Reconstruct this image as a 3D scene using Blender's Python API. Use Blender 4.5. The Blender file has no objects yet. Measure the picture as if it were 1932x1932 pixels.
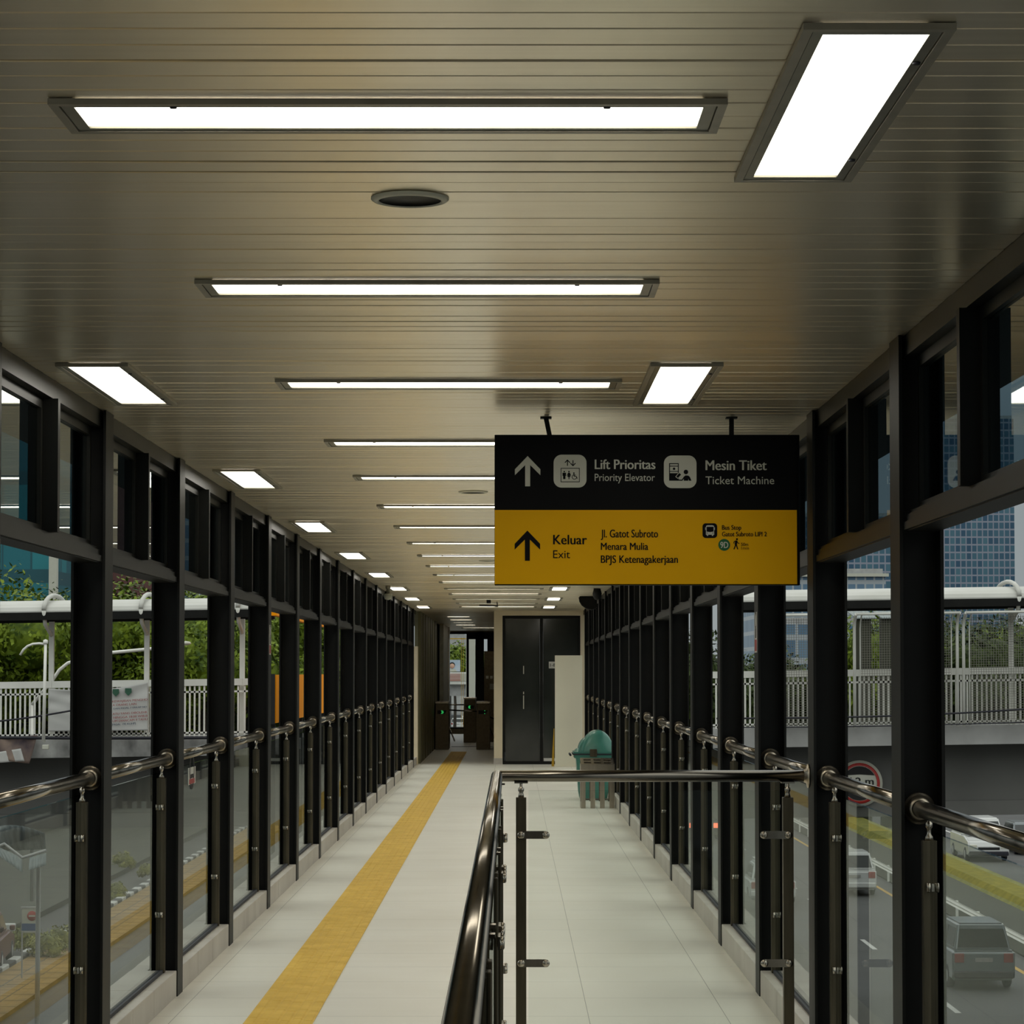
import bpy, bmesh, math, random
import numpy as np
from mathutils import Vector, Matrix
random.seed(7)
SC = bpy.context.scene
COL = SC.collection
PI = math.pi
# ------------------------------------------------------------ camera
EYE = 1.5                      # eye height above the walkway floor
FPX = 4650.0                   # focal length in pixels of a 1932 px frame
PITCH = math.radians(2.2)
cam_d = bpy.data.cameras.new('camera'); cam = bpy.data.objects.new('camera', cam_d); COL.objects.link(cam)
cam_d.sensor_width = 36.0; cam_d.lens = FPX/1932*36.0
cam_d.shift_y = 123.4/1932
cam_d.clip_start = 0.05; cam_d.clip_end = 3000
cam.location = (0, 0, EYE); cam.rotation_euler = (PI/2+PITCH, 0, 0)
SC.camera = cam
SC.view_settings.view_transform = 'Standard'; SC.view_settings.look = 'None'
SC.view_settings.exposure = 0.0; SC.view_settings.gamma = 1.0; SC.view_settings.use_curve_mapping = False
def at(x, y, Y):
    """point of the place seen at photo pixel (x, y) at distance Y, world coordinates"""
    a = (x-966)/FPX; b = -(y-(1268-FPX*math.tan(PITCH)))/FPX
    d = (a, math.cos(PITCH)-b*math.sin(PITCH), math.sin(PITCH)+b*math.cos(PITCH))
    t = Y/d[1]
    return Vector((d[0]*t, Y, d[2]*t+EYE))
# ------------------------------------------------------------ sky
W = bpy.data.worlds.new('overcast_sky'); SC.world = W; W.use_nodes = True
nt = W.node_tree; nt.nodes.clear()
out = nt.nodes.new('ShaderNodeOutputWorld'); bg = nt.nodes.new('ShaderNodeBackground')
tc = nt.nodes.new('ShaderNodeTexCoord'); sp = nt.nodes.new('ShaderNodeSeparateXYZ'); rp = nt.nodes.new('ShaderNodeValToRGB')
nt.links.new(tc.outputs['Generated'], sp.inputs[0]); nt.links.new(sp.outputs['Z'], rp.inputs['Fac'])
el = rp.color_ramp.elements
el[0].position = 0.0; el[0].color = (.29, .32, .32, 1)
el[1].position = 1.0; el[1].color = (1.3, 1.34, 1.26, 1)
e = el.new(.10); e.color = (.27, .305, .32, 1)
e = el.new(.35); e.color = (1.05, 1.10, 1.06, 1)
nz = nt.nodes.new('ShaderNodeTexNoise'); nz.inputs['Scale'].default_value = 3; nz.inputs['Detail'].default_value = 5
nt.links.new(tc.outputs['Generated'], nz.inputs['Vector'])
mr = nt.nodes.new('ShaderNodeMapRange'); mr.inputs['To Min'].default_value = .8; mr.inputs['To Max'].default_value = 1.2
nt.links.new(nz.outputs['Fac'], mr.inputs['Value'])
vm = nt.nodes.new('ShaderNodeVectorMath'); vm.operation = 'SCALE'
nt.links.new(rp.outputs['Color'], vm.inputs[0]); nt.links.new(mr.outputs[0], vm.inputs['Scale'])
nt.links.new(vm.outputs[0], bg.inputs['Color']); bg.inputs['Strength'].default_value = 1.0
nt.links.new(bg.outputs[0], out.inputs['Surface'])
LAMP = 8.3                     # radiance of the fluorescent diffusers
# ------------------------------------------------------------ materials
def mat(name, col, rough=.5, metal=0., var=.12, scale=8., bump=0., stretch=(1,1,1), col2=None, spec=.5, coat=0.):
    m = bpy.data.materials.new(name); m.use_nodes = True
    n = m.node_tree.nodes; l = m.node_tree.links; b = n['Principled BSDF']
    b.inputs['Roughness'].default_value = rough; b.inputs['Metallic'].default_value = metal
    b.inputs['Specular IOR Level'].default_value = spec
    if coat: b.inputs['Coat Weight'].default_value = coat
    t = n.new('ShaderNodeTexCoord'); mp = n.new('ShaderNodeMapping'); mp.inputs['Scale'].default_value = stretch
    no = n.new('ShaderNodeTexNoise'); no.inputs['Scale'].default_value = scale; no.inputs['Detail'].default_value = 4
    l.new(t.outputs['Object'], mp.inputs[0]); l.new(mp.outputs[0], no.inputs['Vector'])
    r = n.new('ShaderNodeValToRGB'); r.color_ramp.elements[0].position = .3; r.color_ramp.elements[1].position = .7
    c2 = col2 if col2 else tuple(min(1, c*(1+var)) for c in col)
    c1 = col if col2 else tuple(c*(1-var) for c in col)
    r.color_ramp.elements[0].color = (*c1, 1); r.color_ramp.elements[1].color = (*c2, 1)
    l.new(no.outputs['Fac'], r.inputs[0]); l.new(r.outputs[0], b.inputs['Base Color'])
    if bump:
        bp = n.new('ShaderNodeBump'); bp.inputs['Strength'].default_value = bump; bp.inputs['Distance'].default_value = .01
        l.new(no.outputs['Fac'], bp.inputs['Height']); l.new(bp.outputs[0], b.inputs['Normal'])
    return m
def emis(name, col, s):
    m = bpy.data.materials.new(name); m.use_nodes = True
    b = m.node_tree.nodes['Principled BSDF']; b.inputs['Base Color'].default_value = (*[c*.5 for c in col], 1)
    b.inputs['Emission Color'].default_value = (*col, 1); b.inputs['Emission Strength'].default_value = s
    return m
def glass(name, tint, ior=1.5, refl=(.9, .95, .95)):
    m = bpy.data.materials.new(name); m.use_nodes = True
    n = m.node_tree.nodes; l = m.node_tree.links; n.clear()
    o = n.new('ShaderNodeOutputMaterial'); mx = n.new('ShaderNodeMixShader'); tr = n.new('ShaderNodeBsdfTransparent')
    g = n.new('ShaderNodeBsdfGlossy'); fr = n.new('ShaderNodeFresnel'); fr.inputs['IOR'].default_value = ior
    tr.inputs['Color'].default_value = (*tint, 1); g.inputs['Roughness'].default_value = .015; g.inputs['Color'].default_value = (*refl, 1)
    geo = n.new('ShaderNodeNewGeometry')          # the pane reflects on entry only; no false internal reflection
    ad = n.new('ShaderNodeMath'); ad.operation = 'SUBTRACT'; ad.use_clamp = True
    l.new(fr.outputs[0], ad.inputs[0]); l.new(geo.outputs['Backfacing'], ad.inputs[1]); l.new(ad.outputs[0], mx.inputs[0])
    l.new(tr.outputs[0], mx.inputs[1]); l.new(g.outputs[0], mx.inputs[2]); l.new(mx.outputs[0], o.inputs['Surface'])
    return m
M = {}
M['black_steel'] = mat('black_painted_steel', (.007, .0072, .006), .5, 0, .2, 6, spec=.18)
M['dark_frame'] = mat('dark_window_frame', (.010, .0098, .0075), .45, 0, .2, 6, spec=.18)
M['steel'] = mat('brushed_stainless', (.40, .36, .30), .2, 1, .12, 30, stretch=(1, 1, .1))
M['flange_steel'] = mat('satin_stainless', (.46, .40, .31), .36, 1, .08, 12)
M['rail_steel'] = mat('polished_stainless', (.19, .17, .14), .18, 1, .08, 12)
M['post_steel'] = mat('brushed_post_steel', (.10, .085, .058), .42, 1, .2, 10, stretch=(4, 4, .4))
M['glass'] = glass('clear_balustrade_glass', (.965, .985, .975), 1.40, (.38, .41, .40))
M['win_glass'] = glass('tinted_clerestory_glass', (.50, .60, .64), 1.5)
M['thin_glass'] = glass('clear_window_glass', (.97, .98, .98), 1.3)
M['unseen_dark'] = mat('unseen_dark_surface', (.12, .115, .10), .7)  # for the added unseen walls and floor sheet around the camera
M['white_paint'] = mat('dirty_white_paint', (.50, .50, .46), .5, 0, .12, 2)
M['light_frame'] = mat('lamp_frame_metal', (.36, .33, .26), .4, .3, .15, 10)
M['light_bezel'] = mat('lamp_bezel_metal', (.26, .25, .20), .35, .5, .2, 8)
M['beige'] = mat('beige_panel', (.70, .60, .42), .5, 0, .06, 3)
M['board'] = mat('cream_board', (.78, .75, .60), .45, 0, .03, 2)
M['olive'] = mat('olive_wall_panel', (.13, .125, .065), .4, .1, .1, 3)
M['dark_glass'] = mat('dark_door_glass', (.028, .031, .028), .08, 0, .3, 1.5)
M['rubber'] = mat('black_rubber', (.012, .012, .02), .6)
M['green_plastic'] = mat('green_bin_plastic', (.055, .21, .165), .28, 0, .15, 5)
M['turn_steel'] = mat('dark_turnstile_steel', (.13, .105, .07), .4, .9, .15, 20)
M['sign_black'] = mat('sign_black_face', (.003, .003, .0035), .6, 0, .1, 5, spec=.1)
M['sign_white'] = mat('sign_white_print', (.50, .50, .42), .4, 0, .03, 5)
M['sign_yellow'] = mat('sign_yellow_face', (.70, .36, .0), .6, 0, .05, 2, spec=.12)
M['sign_green'] = mat('route_green', (.025, .12, .045), .6, spec=.1)
M['sticker_white'] = mat('sticker_white', (.55, .54, .5), .5)
M['sticker_red'] = mat('sticker_red', (.35, .02, .015), .5)
M['concrete'] = mat('pale_concrete', (.30, .30, .29), .8, 0, .3, 1.2, .3, col2=(.42, .42, .41))
M['concrete_dark'] = mat('girder_concrete', (.12, .12, .112), .85, 0, .15, .6)
M['fence_white'] = mat('weathered_white_steel', (.66, .66, .60), .5, 0, .15, 1.5, col2=(.80, .80, .75))
M['canopy_white'] = mat('canopy_sheet', (.42, .42, .38), .5, 0, .12, 1.2, col2=(.50, .50, .47))
M['concrete_stained'] = mat('weather_stained_concrete', (.06, .06, .058), .85, 0, .3, 1.6, .3, stretch=(1, 1, .7), col2=(.48, .48, .46))
M['mesh_wire'] = mat('galvanised_mesh', (.20, .19, .16), .6, .3)
M['asphalt'] = mat('asphalt', (.052, .053, .054), .75, 0, .25, .35)
M['asphalt_dark'] = mat('side_road_asphalt', (.038, .038, .036), .8, 0, .25, .35)
M['line_white'] = mat('road_line_white', (.5, .5, .48), .7)
M['line_yellow'] = mat('road_line_yellow', (.5, .30, .04), .7)
M['paving_yellow'] = mat('yellow_sidewalk_paving', (.20, .115, .02), .7, 0, .3, 1.2)
M['kerb_white'] = mat('kerb_white', (.4, .4, .38), .7)
M['kerb_black'] = mat('kerb_black', (.03, .03, .03), .7)
M['grass'] = mat('verge_grass', (.10, .11, .008), .9, 0, .3, 2.5, .8, col2=(.23, .21, .02))
M['soil'] = mat('verge_soil', (.028, .03, .018), .9, 0, .3, 1.2, .5)
M['leaf'] = mat('tree_leaf', (.022, .050, .005), .6, 0, .3, 1.1, col2=(.19, .26, .015), spec=.2)  # yellow-green end of the noise stands for sunlit highlights on the leaves
M['leaf_dark'] = mat('tree_leaf_dark', (.008, .018, .004), .6, 0, .3, 1.1, col2=(.055, .085, .012), spec=.2)
M['bush_leaf'] = mat('bush_leaf', (.09, .10, .01), .6, 0, .3, 2, col2=(.26, .25, .015))
M['bark'] = mat('bark', (.05, .04, .03), .9)
M['orange'] = mat('orange_panel', (1., .33, .0), .6, var=.03, spec=.1)
M['car_silver'] = mat('grey_car_paint', (.13, .15, .16), .3, .4, .05, 2, coat=.5)
M['car_white'] = mat('white_car_paint', (.52, .53, .52), .3, 0, .04, 2, coat=.5)
M['car_dark'] = mat('dark_car_paint', (.02, .025, .035), .25, .3, .05, 2, coat=.5)
M['car_red'] = mat('dull_red_car_paint', (.10, .03, .03), .4, 0, .1, 2)
M['car_glass'] = mat('car_window_glass', (.015, .02, .02), .06)
M['tyre'] = mat('tyre', (.012, .012, .02), .8)
M['tail_red'] = mat('tail_lamp_red', (.25, .02, .02), .25)
M['brake_on'] = emis('brake_lamp_lit', (1., .18, .08), 3)
M['head_on'] = emis('headlamp_lit', (1., .82, .6), 3)
M['led_green'] = emis('led_green', (.05, .75, .16), .55)
M['plate'] = mat('number_plate', (.3, .3, .28), .5)
M['black'] = mat('matt_black', (.004, .004, .004), .7)
M['yellow_plastic'] = mat('yellow_plastic', (.5, .30, .01), .5)
# fluorescent diffuser: brighter along its tube, creamier at the edges
def diffuser_mat():
    m = bpy.data.materials.new('fluorescent_diffuser'); m.use_nodes = True
    n = m.node_tree.nodes; l = m.node_tree.links; n.clear()
    o = n.new('ShaderNodeOutputMaterial'); e = n.new('ShaderNodeEmission'); t = n.new('ShaderNodeTexCoord'); s = n.new('ShaderNodeSeparateXYZ')
    l.new(t.outputs['Object'], s.inputs[0])
    def mth(op, a, b=None, c=False):
        q = n.new('ShaderNodeMath'); q.operation = op; q.use_clamp = c
        for i, v in enumerate((a, b)):
            if v is None: continue
            if isinstance(v, (int, float)): q.inputs[i].default_value = v
            else: l.new(v, q.inputs[i])
        return q.outputs[0]
    ax = mth('POWER', mth('DIVIDE', mth('ABSOLUTE', s.outputs['X']), .60), 3.5)
    ay = mth('POWER', mth('DIVIDE', mth('ABSOLUTE', s.outputs['Y']), .11), 2.)
    g = mth('SUBTRACT', 1., mth('ADD', mth('MULTIPLY', ax, .5), mth('MULTIPLY', ay, .35)), True)
    r = n.new('ShaderNodeValToRGB'); r.color_ramp.elements[0].color = (.70, .66, .48, 1); r.color_ramp.elements[1].color = (1., .96, .86, 1)
    l.new(g, r.inputs[0]); l.new(r.outputs[0], e.inputs['Color'])
    l.new(mth('MULTIPLY', mth('ADD', mth('MULTIPLY', g, .65), .4), LAMP), e.inputs['Strength'])
    l.new(e.outputs[0], o.inputs['Surface'])
    return m
M['diffuser'] = diffuser_mat()
# floor tiles 0.6 x 0.6 with thin joints
def tile_mat():
    m = mat('floor_tile', (.77, .735, .64), .38, 0, .05, 1.3, col2=(.83, .80, .71))
    n = m.node_tree.nodes; l = m.node_tree.links; b = n['Principled BSDF']
    t = n.new('ShaderNodeTexCoord'); s = n.new('ShaderNodeSeparateXYZ'); l.new(t.outputs['Object'], s.inputs[0])
    def joint(sock, off, w):
        a = n.new('ShaderNodeMath'); a.operation = 'ADD'; a.inputs[1].default_value = 60-off; l.new(sock, a.inputs[0])
        q = n.new('ShaderNodeMath'); q.operation = 'MODULO'; q.inputs[1].default_value = .6; l.new(a.outputs[0], q.inputs[0])
        c = n.new('ShaderNodeMath'); c.operation = 'LESS_THAN'; c.inputs[1].default_value = w; l.new(q.outputs[0], c.inputs[0])
        return c.outputs[0]
    jx = joint(s.outputs['X'], .332, .0028); jy = joint(s.outputs['Y'], .015, .004)
    mx = n.new('ShaderNodeMath'); mx.operation = 'MAXIMUM'; l.new(jx, mx.inputs[0]); l.new(jy, mx.inputs[1])
    src = b.inputs['Base Color'].links[0].from_socket
    mixc = n.new('ShaderNodeMix'); mixc.data_type = 'RGBA'; l.new(mx.outputs[0], mixc.inputs['Factor'])
    l.new(src, mixc.inputs[6]); mixc.inputs[7].default_value = (.28, .265, .22, 1)
    # streaky polish and scuffs
    mp = n.new('ShaderNodeMapping'); mp.inputs['Scale'].default_value = (.6, 5, 1); l.new(t.outputs['Object'], mp.inputs[0])
    no = n.new('ShaderNodeTexNoise'); no.inputs['Scale'].default_value = 2; no.inputs['Detail'].default_value = 5; l.new(mp.outputs[0], no.inputs['Vector'])
    mr = n.new('ShaderNodeMapRange'); mr.inputs['To Min'].default_value = .28; mr.inputs['To Max'].default_value = .5; l.new(no.outputs['Fac'], mr.inputs['Value'])
    l.new(mr.outputs[0], b.inputs['Roughness']); l.new(mixc.outputs[2], b.inputs['Base Color'])
    return m
M['tile'] = tile_mat()
M['kerb_tile'] = mat('kerb_stone', (.40, .36, .31), .5, 0, .12, 3, col2=(.52, .48, .42))
M['ceiling'] = mat('ceiling_strip_paint', (.86, .77, .59), .28, .75, .05, 4, stretch=(.4, 10, 1), col2=(.92, .83, .65))
M['tactile'] = mat('yellow_tactile', (.66, .40, .05), .6, 0, .15, 6, col2=(.80, .52, .09), spec=.25)
# window grid facade
def facade(name, wall, glz, px, pz, fx=.82, fz=.6, glz2=None, band=None):
    m = bpy.data.materials.new(name); m.use_nodes = True
    n = m.node_tree.nodes; l = m.node_tree.links; b = n['Principled BSDF']; b.inputs['Roughness'].default_value = .35
    t = n.new('ShaderNodeTexCoord'); s = n.new('ShaderNodeSeparateXYZ'); l.new(t.outputs['Object'], s.inputs[0])
    su = n.new('ShaderNodeMath'); su.operation = 'ADD'; l.new(s.outputs['X'], su.inputs[0]); l.new(s.outputs['Y'], su.inputs[1])
    def cell(sock, p, f):
        d = n.new('ShaderNodeMath'); d.operation = 'DIVIDE'; d.inputs[1].default_value = p; l.new(sock, d.inputs[0])
        a = n.new('ShaderNodeMath'); a.operation = 'FRACT'; l.new(d.outputs[0], a.inputs[0])
        c = n.new('ShaderNodeMath'); c.operation = 'LESS_THAN'; c.inputs[1].default_value = f; l.new(a.outputs[0], c.inputs[0])
        fl = n.new('ShaderNodeMath'); fl.operation = 'FLOOR'; l.new(d.outputs[0], fl.inputs[0])
        return c.outputs[0], fl.outputs[0]
    cx, ix = cell(su.outputs[0], px, fx); cz, iz = cell(s.outputs['Z'], pz, fz)
    mu = n.new('ShaderNodeMath'); mu.operation = 'MULTIPLY'; l.new(cx, mu.inputs[0]); l.new(cz, mu.inputs[1])
    cb = n.new('ShaderNodeCombineXYZ'); l.new(ix, cb.inputs[0]); l.new(iz, cb.inputs[1])
    wn = n.new('ShaderNodeTexWhiteNoise'); wn.noise_dimensions = '3D'; l.new(cb.outputs[0], wn.inputs['Vector'])
    r = n.new('ShaderNodeValToRGB'); r.color_ramp.elements[0].color = (*glz, 1); r.color_ramp.elements[1].color = (*(glz2 or glz), 1)
    l.new(wn.outputs['Value'], r.inputs[0])
    mx = n.new('ShaderNodeMix'); mx.data_type = 'RGBA'; l.new(mu.outputs[0], mx.inputs['Factor'])
    mx.inputs[6].default_value = (*wall, 1); l.new(r.outputs[0], mx.inputs[7]); l.new(mx.outputs[2], b.inputs['Base Color'])
    return m
M['tower'] = facade('tower_curtain_wall', (.24, .26, .32), (.02, .07, .13), 1.0, 1.4, .80, .80, (.06, .15, .20))
M['teal'] = facade('teal_curtain_wall', (.01, .08, .10), (.005, .10, .13), 2.7, 4.6, .93, .72, (.015, .19, .22))
M['blue_office'] = facade('pale_office_facade', (.38, .42, .45), (.06, .14, .24), 1.1, 2.0, .8, .75, (.16, .26, .36))
M['red_block'] = facade('reddish_facade', (.16, .06, .055), (.13, .05, .045), 2.0, 1.2, .9, .8, (.15, .06, .05))
M['grey_block'] = facade('slate_facade', (.05, .08, .11), (.03, .055, .08), 2.4, 3.2, .9, .7, (.05, .09, .12))
# ------------------------------------------------------------ mesh helpers
class MB:
    def __init__(s): s.v = []; s.f = []; s.mi = []; s.sm = []
    def add(s, vs, fs, smooth=False):
        o = len(s.v); s.v += [tuple(p) for p in vs]
        for f in fs: s.f.append([i+o for i in f]); s.sm.append(smooth)
        return s
    def box(s, x0, x1, y0, y1, z0, z1):
        if x0 > x1: x0, x1 = x1, x0
        if y0 > y1: y0, y1 = y1, y0
        if z0 > z1: z0, z1 = z1, z0
        return s.add([(x0,y0,z0),(x1,y0,z0),(x1,y1,z0),(x0,y1,z0),(x0,y0,z1),(x1,y0,z1),(x1,y1,z1),(x0,y1,z1)],
              [(0,3,2,1),(4,5,6,7),(0,1,5,4),(1,2,6,5),(2,3,7,6),(3,0,4,7)])
    def obox(s, p0, p1, w, h, up=(0,0,1)):
        p0 = Vector(p0); p1 = Vector(p1); d = (p1-p0).normalized(); u = Vector(up)
        sd = d.cross(u)
        if sd.length < 1e-5: sd = d.cross(Vector((1,0,0)))
        sd.normalize(); u = sd.cross(d).normalized(); vs = []
        for p in (p0, p1):
            for a, b in ((-1,-1),(1,-1),(1,1),(-1,1)): vs.append(p+sd*(a*w/2)+u*(b*h/2))
        return s.add(vs, [(0,1,2,3),(7,6,5,4),(0,4,5,1),(1,5,6,2),(2,6,7,3),(3,7,4,0)])
    def tube(s, pts, r, n=12, cap=True):
        pts = [Vector(p) for p in pts]; rs = r if isinstance(r, (list, tuple)) else [r]*len(pts)
        vs = []; pu = None
        for i, p in enumerate(pts):
            if i == 0: d = pts[1]-p
            elif i == len(pts)-1: d = p-pts[i-1]
            else: d = (pts[i+1]-p).normalized()+(p-pts[i-1]).normalized()
            d.normalize()
            if pu is None:
                pu = Vector((0,0,1)) if abs(d.z) < .9 else Vector((1,0,0))
            u = (pu-d*pu.dot(d)).normalized(); w = d.cross(u); pu = u
            for k in range(n):
                a = 2*PI*k/n; vs.append(p+(u*math.cos(a)+w*math.sin(a))*rs[i])
        fs = []
        for i in range(len(pts)-1):
            for k in range(n):
                a = i*n+k; b = i*n+(k+1) % n; fs.append((a, b, b+n, a+n))
        s.add(vs, fs, True)
        if cap:
            o = len(s.v)-len(vs)
            s.f.append([o+k for k in range(n)][::-1]); s.sm.append(False)
            s.f.append([o+(len(pts)-1)*n+k for k in range(n)]); s.sm.append(False)
        return s
    def lathe(s, prof, c=(0,0,0), axis='Z', n=24):
        """prof: (radius, height) pairs"""
        vs = []
        for r, h in prof:
            for k in range(n):
                a = 2*PI*k/n; x, y = r*math.cos(a), r*math.sin(a)
                if axis == 'Z': v = (x, y, h)
                elif axis == 'Y': v = (x, h, y)
                else: v = (h, x, y)
                vs.append((v[0]+c[0], v[1]+c[1], v[2]+c[2]))
        fs = []
        for i in range(len(prof)-1):
            for k in range(n): fs.append((i*n+k, i*n+(k+1) % n, (i+1)*n+(k+1) % n, (i+1)*n+k))
        return s.add(vs, fs, True)
    def prism(s, poly, t0, t1, plane='XZ', c=(0,0,0)):
        """polygon extruded along the axis normal to its plane"""
        n = len(poly); vs = []
        for t in (t0, t1):
            for a, b in poly:
                v = (a, t, b) if plane == 'XZ' else ((t, a, b) if plane == 'YZ' else (a, b, t))
                vs.append((v[0]+c[0], v[1]+c[1], v[2]+c[2]))
        fs = [tuple(range(n))[::-1], tuple(range(n, 2*n))]
        for k in range(n): fs.append((k, (k+1) % n, n+(k+1) % n, n+k))
        return s.add(vs, fs)
    def build(s, name, m, parent=None, bevel=0., fix=True, seg=1):
        me = bpy.data.meshes.new(name); me.from_pydata(s.v, [], s.f)
        me.polygons.foreach_set('use_smooth', s.sm)
        if fix or bevel:
            bm = bmesh.new(); bm.from_mesh(me)
            if bevel:
                bmesh.ops.bevel(bm, geom=[e for e in bm.edges if len(e.link_faces) == 2 and e.calc_face_angle(0) > .5], offset=bevel, segments=seg, affect='EDGES', clamp_overlap=True)
            bmesh.ops.recalc_face_normals(bm, faces=bm.faces); bm.to_mesh(me); bm.free()
        me.materials.append(m if not isinstance(m, str) else M[m]); me.update()
        o = bpy.data.objects.new(name, me); COL.objects.link(o)
        if parent is not None: o.parent = parent
        return o
def thing(name, label, cat, loc=(0,0,0), rz=0, group=None):
    o = bpy.data.objects.new(name, None); o.empty_display_size = .1; COL.objects.link(o)
    o.location = loc; o.rotation_euler = (0,0,rz); o['label'] = label; o['category'] = cat
    if group: o['group'] = group
    return o
def tag(o, label, cat, group=None, kind=None):
    o['label'] = label; o['category'] = cat
    if group: o['group'] = group
    if kind: o['kind'] = kind
    return o
def struct(o): o['kind'] = 'structure'; return o
def dup(o, loc=None, label=None, parent=None, group=None):
    c = o.copy(); COL.objects.link(c)
    if parent is not None: c.parent = parent
    if loc is not None: c.location = loc
    if label: c['label'] = label
    if group: c['group'] = group
    for ch in list(o.children): dup(ch, parent=c)
    return c
ORD = ['nearest','second','third','fourth','fifth','sixth','seventh','eighth','ninth','tenth','eleventh','twelfth','thirteenth','fourteenth','fifteenth','sixteenth','seventeenth','eighteenth','nineteenth','twentieth']
def text_mesh(s, name, m, parent, x0, x1, zb, zt, y, bold=0., ref=None, slant=0.):
    """flat lettering fitted to x0..x1 and, for the cap height of ref, zb..zt"""
    def mk(st):
        cu = bpy.data.curves.new('lettering', 'FONT'); cu.body = st; cu.size = 1; cu.offset = 0; cu.resolution_u = 3; cu.fill_mode = 'FRONT'
        ob = bpy.data.objects.new('lettering', cu); COL.objects.link(ob)
        dg = bpy.context.evaluated_depsgraph_get(); dg.update()
        me = bpy.data.meshes.new_from_object(ob.evaluated_get(dg)); bpy.data.objects.remove(ob); bpy.data.curves.remove(cu)
        return me
    r = mk(ref or 'H'); ys = [v.co.y for v in r.vertices]; h0, h1 = min(ys), max(ys)
    me = mk(s); xs = [v.co.x for v in me.vertices]; a, b = min(xs), max(xs)
    if bold:                                       # heavier strokes: the glyphs struck three times side by side
        bm = bmesh.new()
        for lay, dx in enumerate((-bold, 0, bold)):
            n0 = len(bm.verts); bm.from_mesh(me); bm.verts.ensure_lookup_table()
            for v in bm.verts[n0:]: v.co.x += dx*1.1; v.co.z = -lay*.0003
        bm.to_mesh(me); bm.free(); a -= bold; b += bold
    kx = (x1-x0)/(b-a); kz = (zt-zb)/(h1-h0)
    for v in me.vertices:
        X = x0+(v.co.x-a)*kx
        v.co = (X, y+v.co.z, zb+(v.co.y-h0)*kz+slant*(X-x0))
    me.materials.clear(); me.materials.append(M[m]); me.name = name
    for p in me.polygons: p.material_index = 0
    o = bpy.data.objects.new(name, me); COL.objects.link(o); o.parent = parent
    return o
# ============================================================ THE WALKWAY
CZ = 2.5; XL = -1.548; XR = 1.145; Y0 = 1.0; YW = 40.2; YE = 60.0
BAY = 2.1; CN = lambda k: 9.37+BAY*k; CF = lambda k: 9.55+BAY*k     # near / far face of column k
# floor
struct(MB().box(XL-.006, XR+.006, -3, YE, -.05, 0).build('floor', 'tile'))
struct(MB().box(XL-.5, XR+.5, -3, YE+.3, -.6, -.052).build('trim_1', 'concrete_dark'))      # deck slab below the floor
# ceiling of narrow strips
b = MB(); y = -3.0; rr = random.Random(3)
while y < YE:
    wd = .1; dz = rr.uniform(-.0008, .0008); tl = rr.uniform(-.0010, .0010); g = .0036 if rr.random() > .06 else .009
    a0, a1 = y+g/2, y+wd-g/2
    pr = [(a0, CZ+.012), (a0, CZ+.0015+dz), (a0+.002, CZ+dz), (a1-.002, CZ+dz+tl), (a1, CZ+.0015+dz+tl), (a1, CZ+.012)]
    vs = [(XL-.02, p[0], p[1]) for p in pr]+[(XR+.02, p[0], p[1]) for p in pr]
    b.add(vs, [(k, k+1, k+7, k+6) for k in range(5)]); y += wd
ceil = struct(b.build('ceiling', 'ceiling', fix=False))
struct(MB().box(XL-.6, XR+.6, -3, YE+.6, CZ+.0125, CZ+.3).build('trim_2', 'black_steel'))   # roof slab above the strips
# unseen dark walls added behind the camera to keep sky light off the columns
struct(MB().box(XL-.3, XR+.3, -3.1, -3, 0, CZ).build('added_wall_rear', 'unseen_dark'))
struct(MB().box(XL-.10, XL-.006, -3, .99, 0, CZ-.0005).build('added_wall_rear_left', 'unseen_dark')); struct(MB().box(XR+.006, XR+.10, -3, .99, 0, CZ-.0005).build('added_wall_rear_right', 'unseen_dark'))
struct(MB().box(XL, XR, -3, 8.4, .0006, .006).build('floor_bounce_blocker', 'unseen_dark'))      # unseen dark sheet added to cut floor bounce and dim the near ceiling
# kerbs between the columns (front face just behind the column flanges)
for side, nm in ((-1, 'baseboard_left'), (1, 'baseboard_right')):
    w = XL if side < 0 else XR
    b = MB()
    ks = list(range(-4, 15))
    for k in ks:
        y0 = CF(k)+.003 if k > -4 else 1.0; y1 = CN(k+1)-.003 if k < 14 else YW
        yy = y0
        while yy < y1-.01:
            ye = min(yy+.6, y1)
            if y1-ye < .15: ye = y1
            b.box(w+side*.004, w+side*.22, yy, ye-.003, 0, .12); yy = ye
    b.box(w+side*.14, w+side*.22, 1.0, YW, 0, .118)
    struct(b.build(nm, 'kerb_tile', bevel=.002))
# edge trim along the ceiling
for side, nm in ((-1, 'trim_3'), (1, 'trim_4')):
    w = XL if side < 0 else XR
    struct(MB().box(w+side*.021, w+side*.10, -1, YW, CZ-.065, CZ+.01).build(nm, 'dark_frame'))
# ---- columns: rolled steel sections
def column_mesh(side):
    b = MB(); s = side
    b.box(0, s*.010, 0, .18, 0, CZ-.002); b.box(s*.120, s*.130, 0, .18, -.05, CZ)
    b.box(s*.010, s*.120, .084, .096, 0, CZ-.002)
    return b
col_proto = {}
for side in (-1, 1):
    w = XL if side < 0 else XR; sn = 'left' if side < 0 else 'right'
    vis0 = 0 if side < 0 else -1
    for k in range(-2, 15):
        lab = ('black steel column on the %s side, %s from the front in the photo' % (sn, ORD[k-vis0])) if k >= vis0 else 'black steel column on the %s side, nearer than the frame shows' % sn
        if side not in col_proto:
            o = column_mesh(side).build('steel_column', 'black_steel'); col_proto[side] = o
        else:
            o = col_proto[side].copy(); COL.objects.link(o)
        o.location = (w, CN(k), 0); tag(o, lab, 'column', 'steel columns along the %s side of the walkway' % sn)
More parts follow.
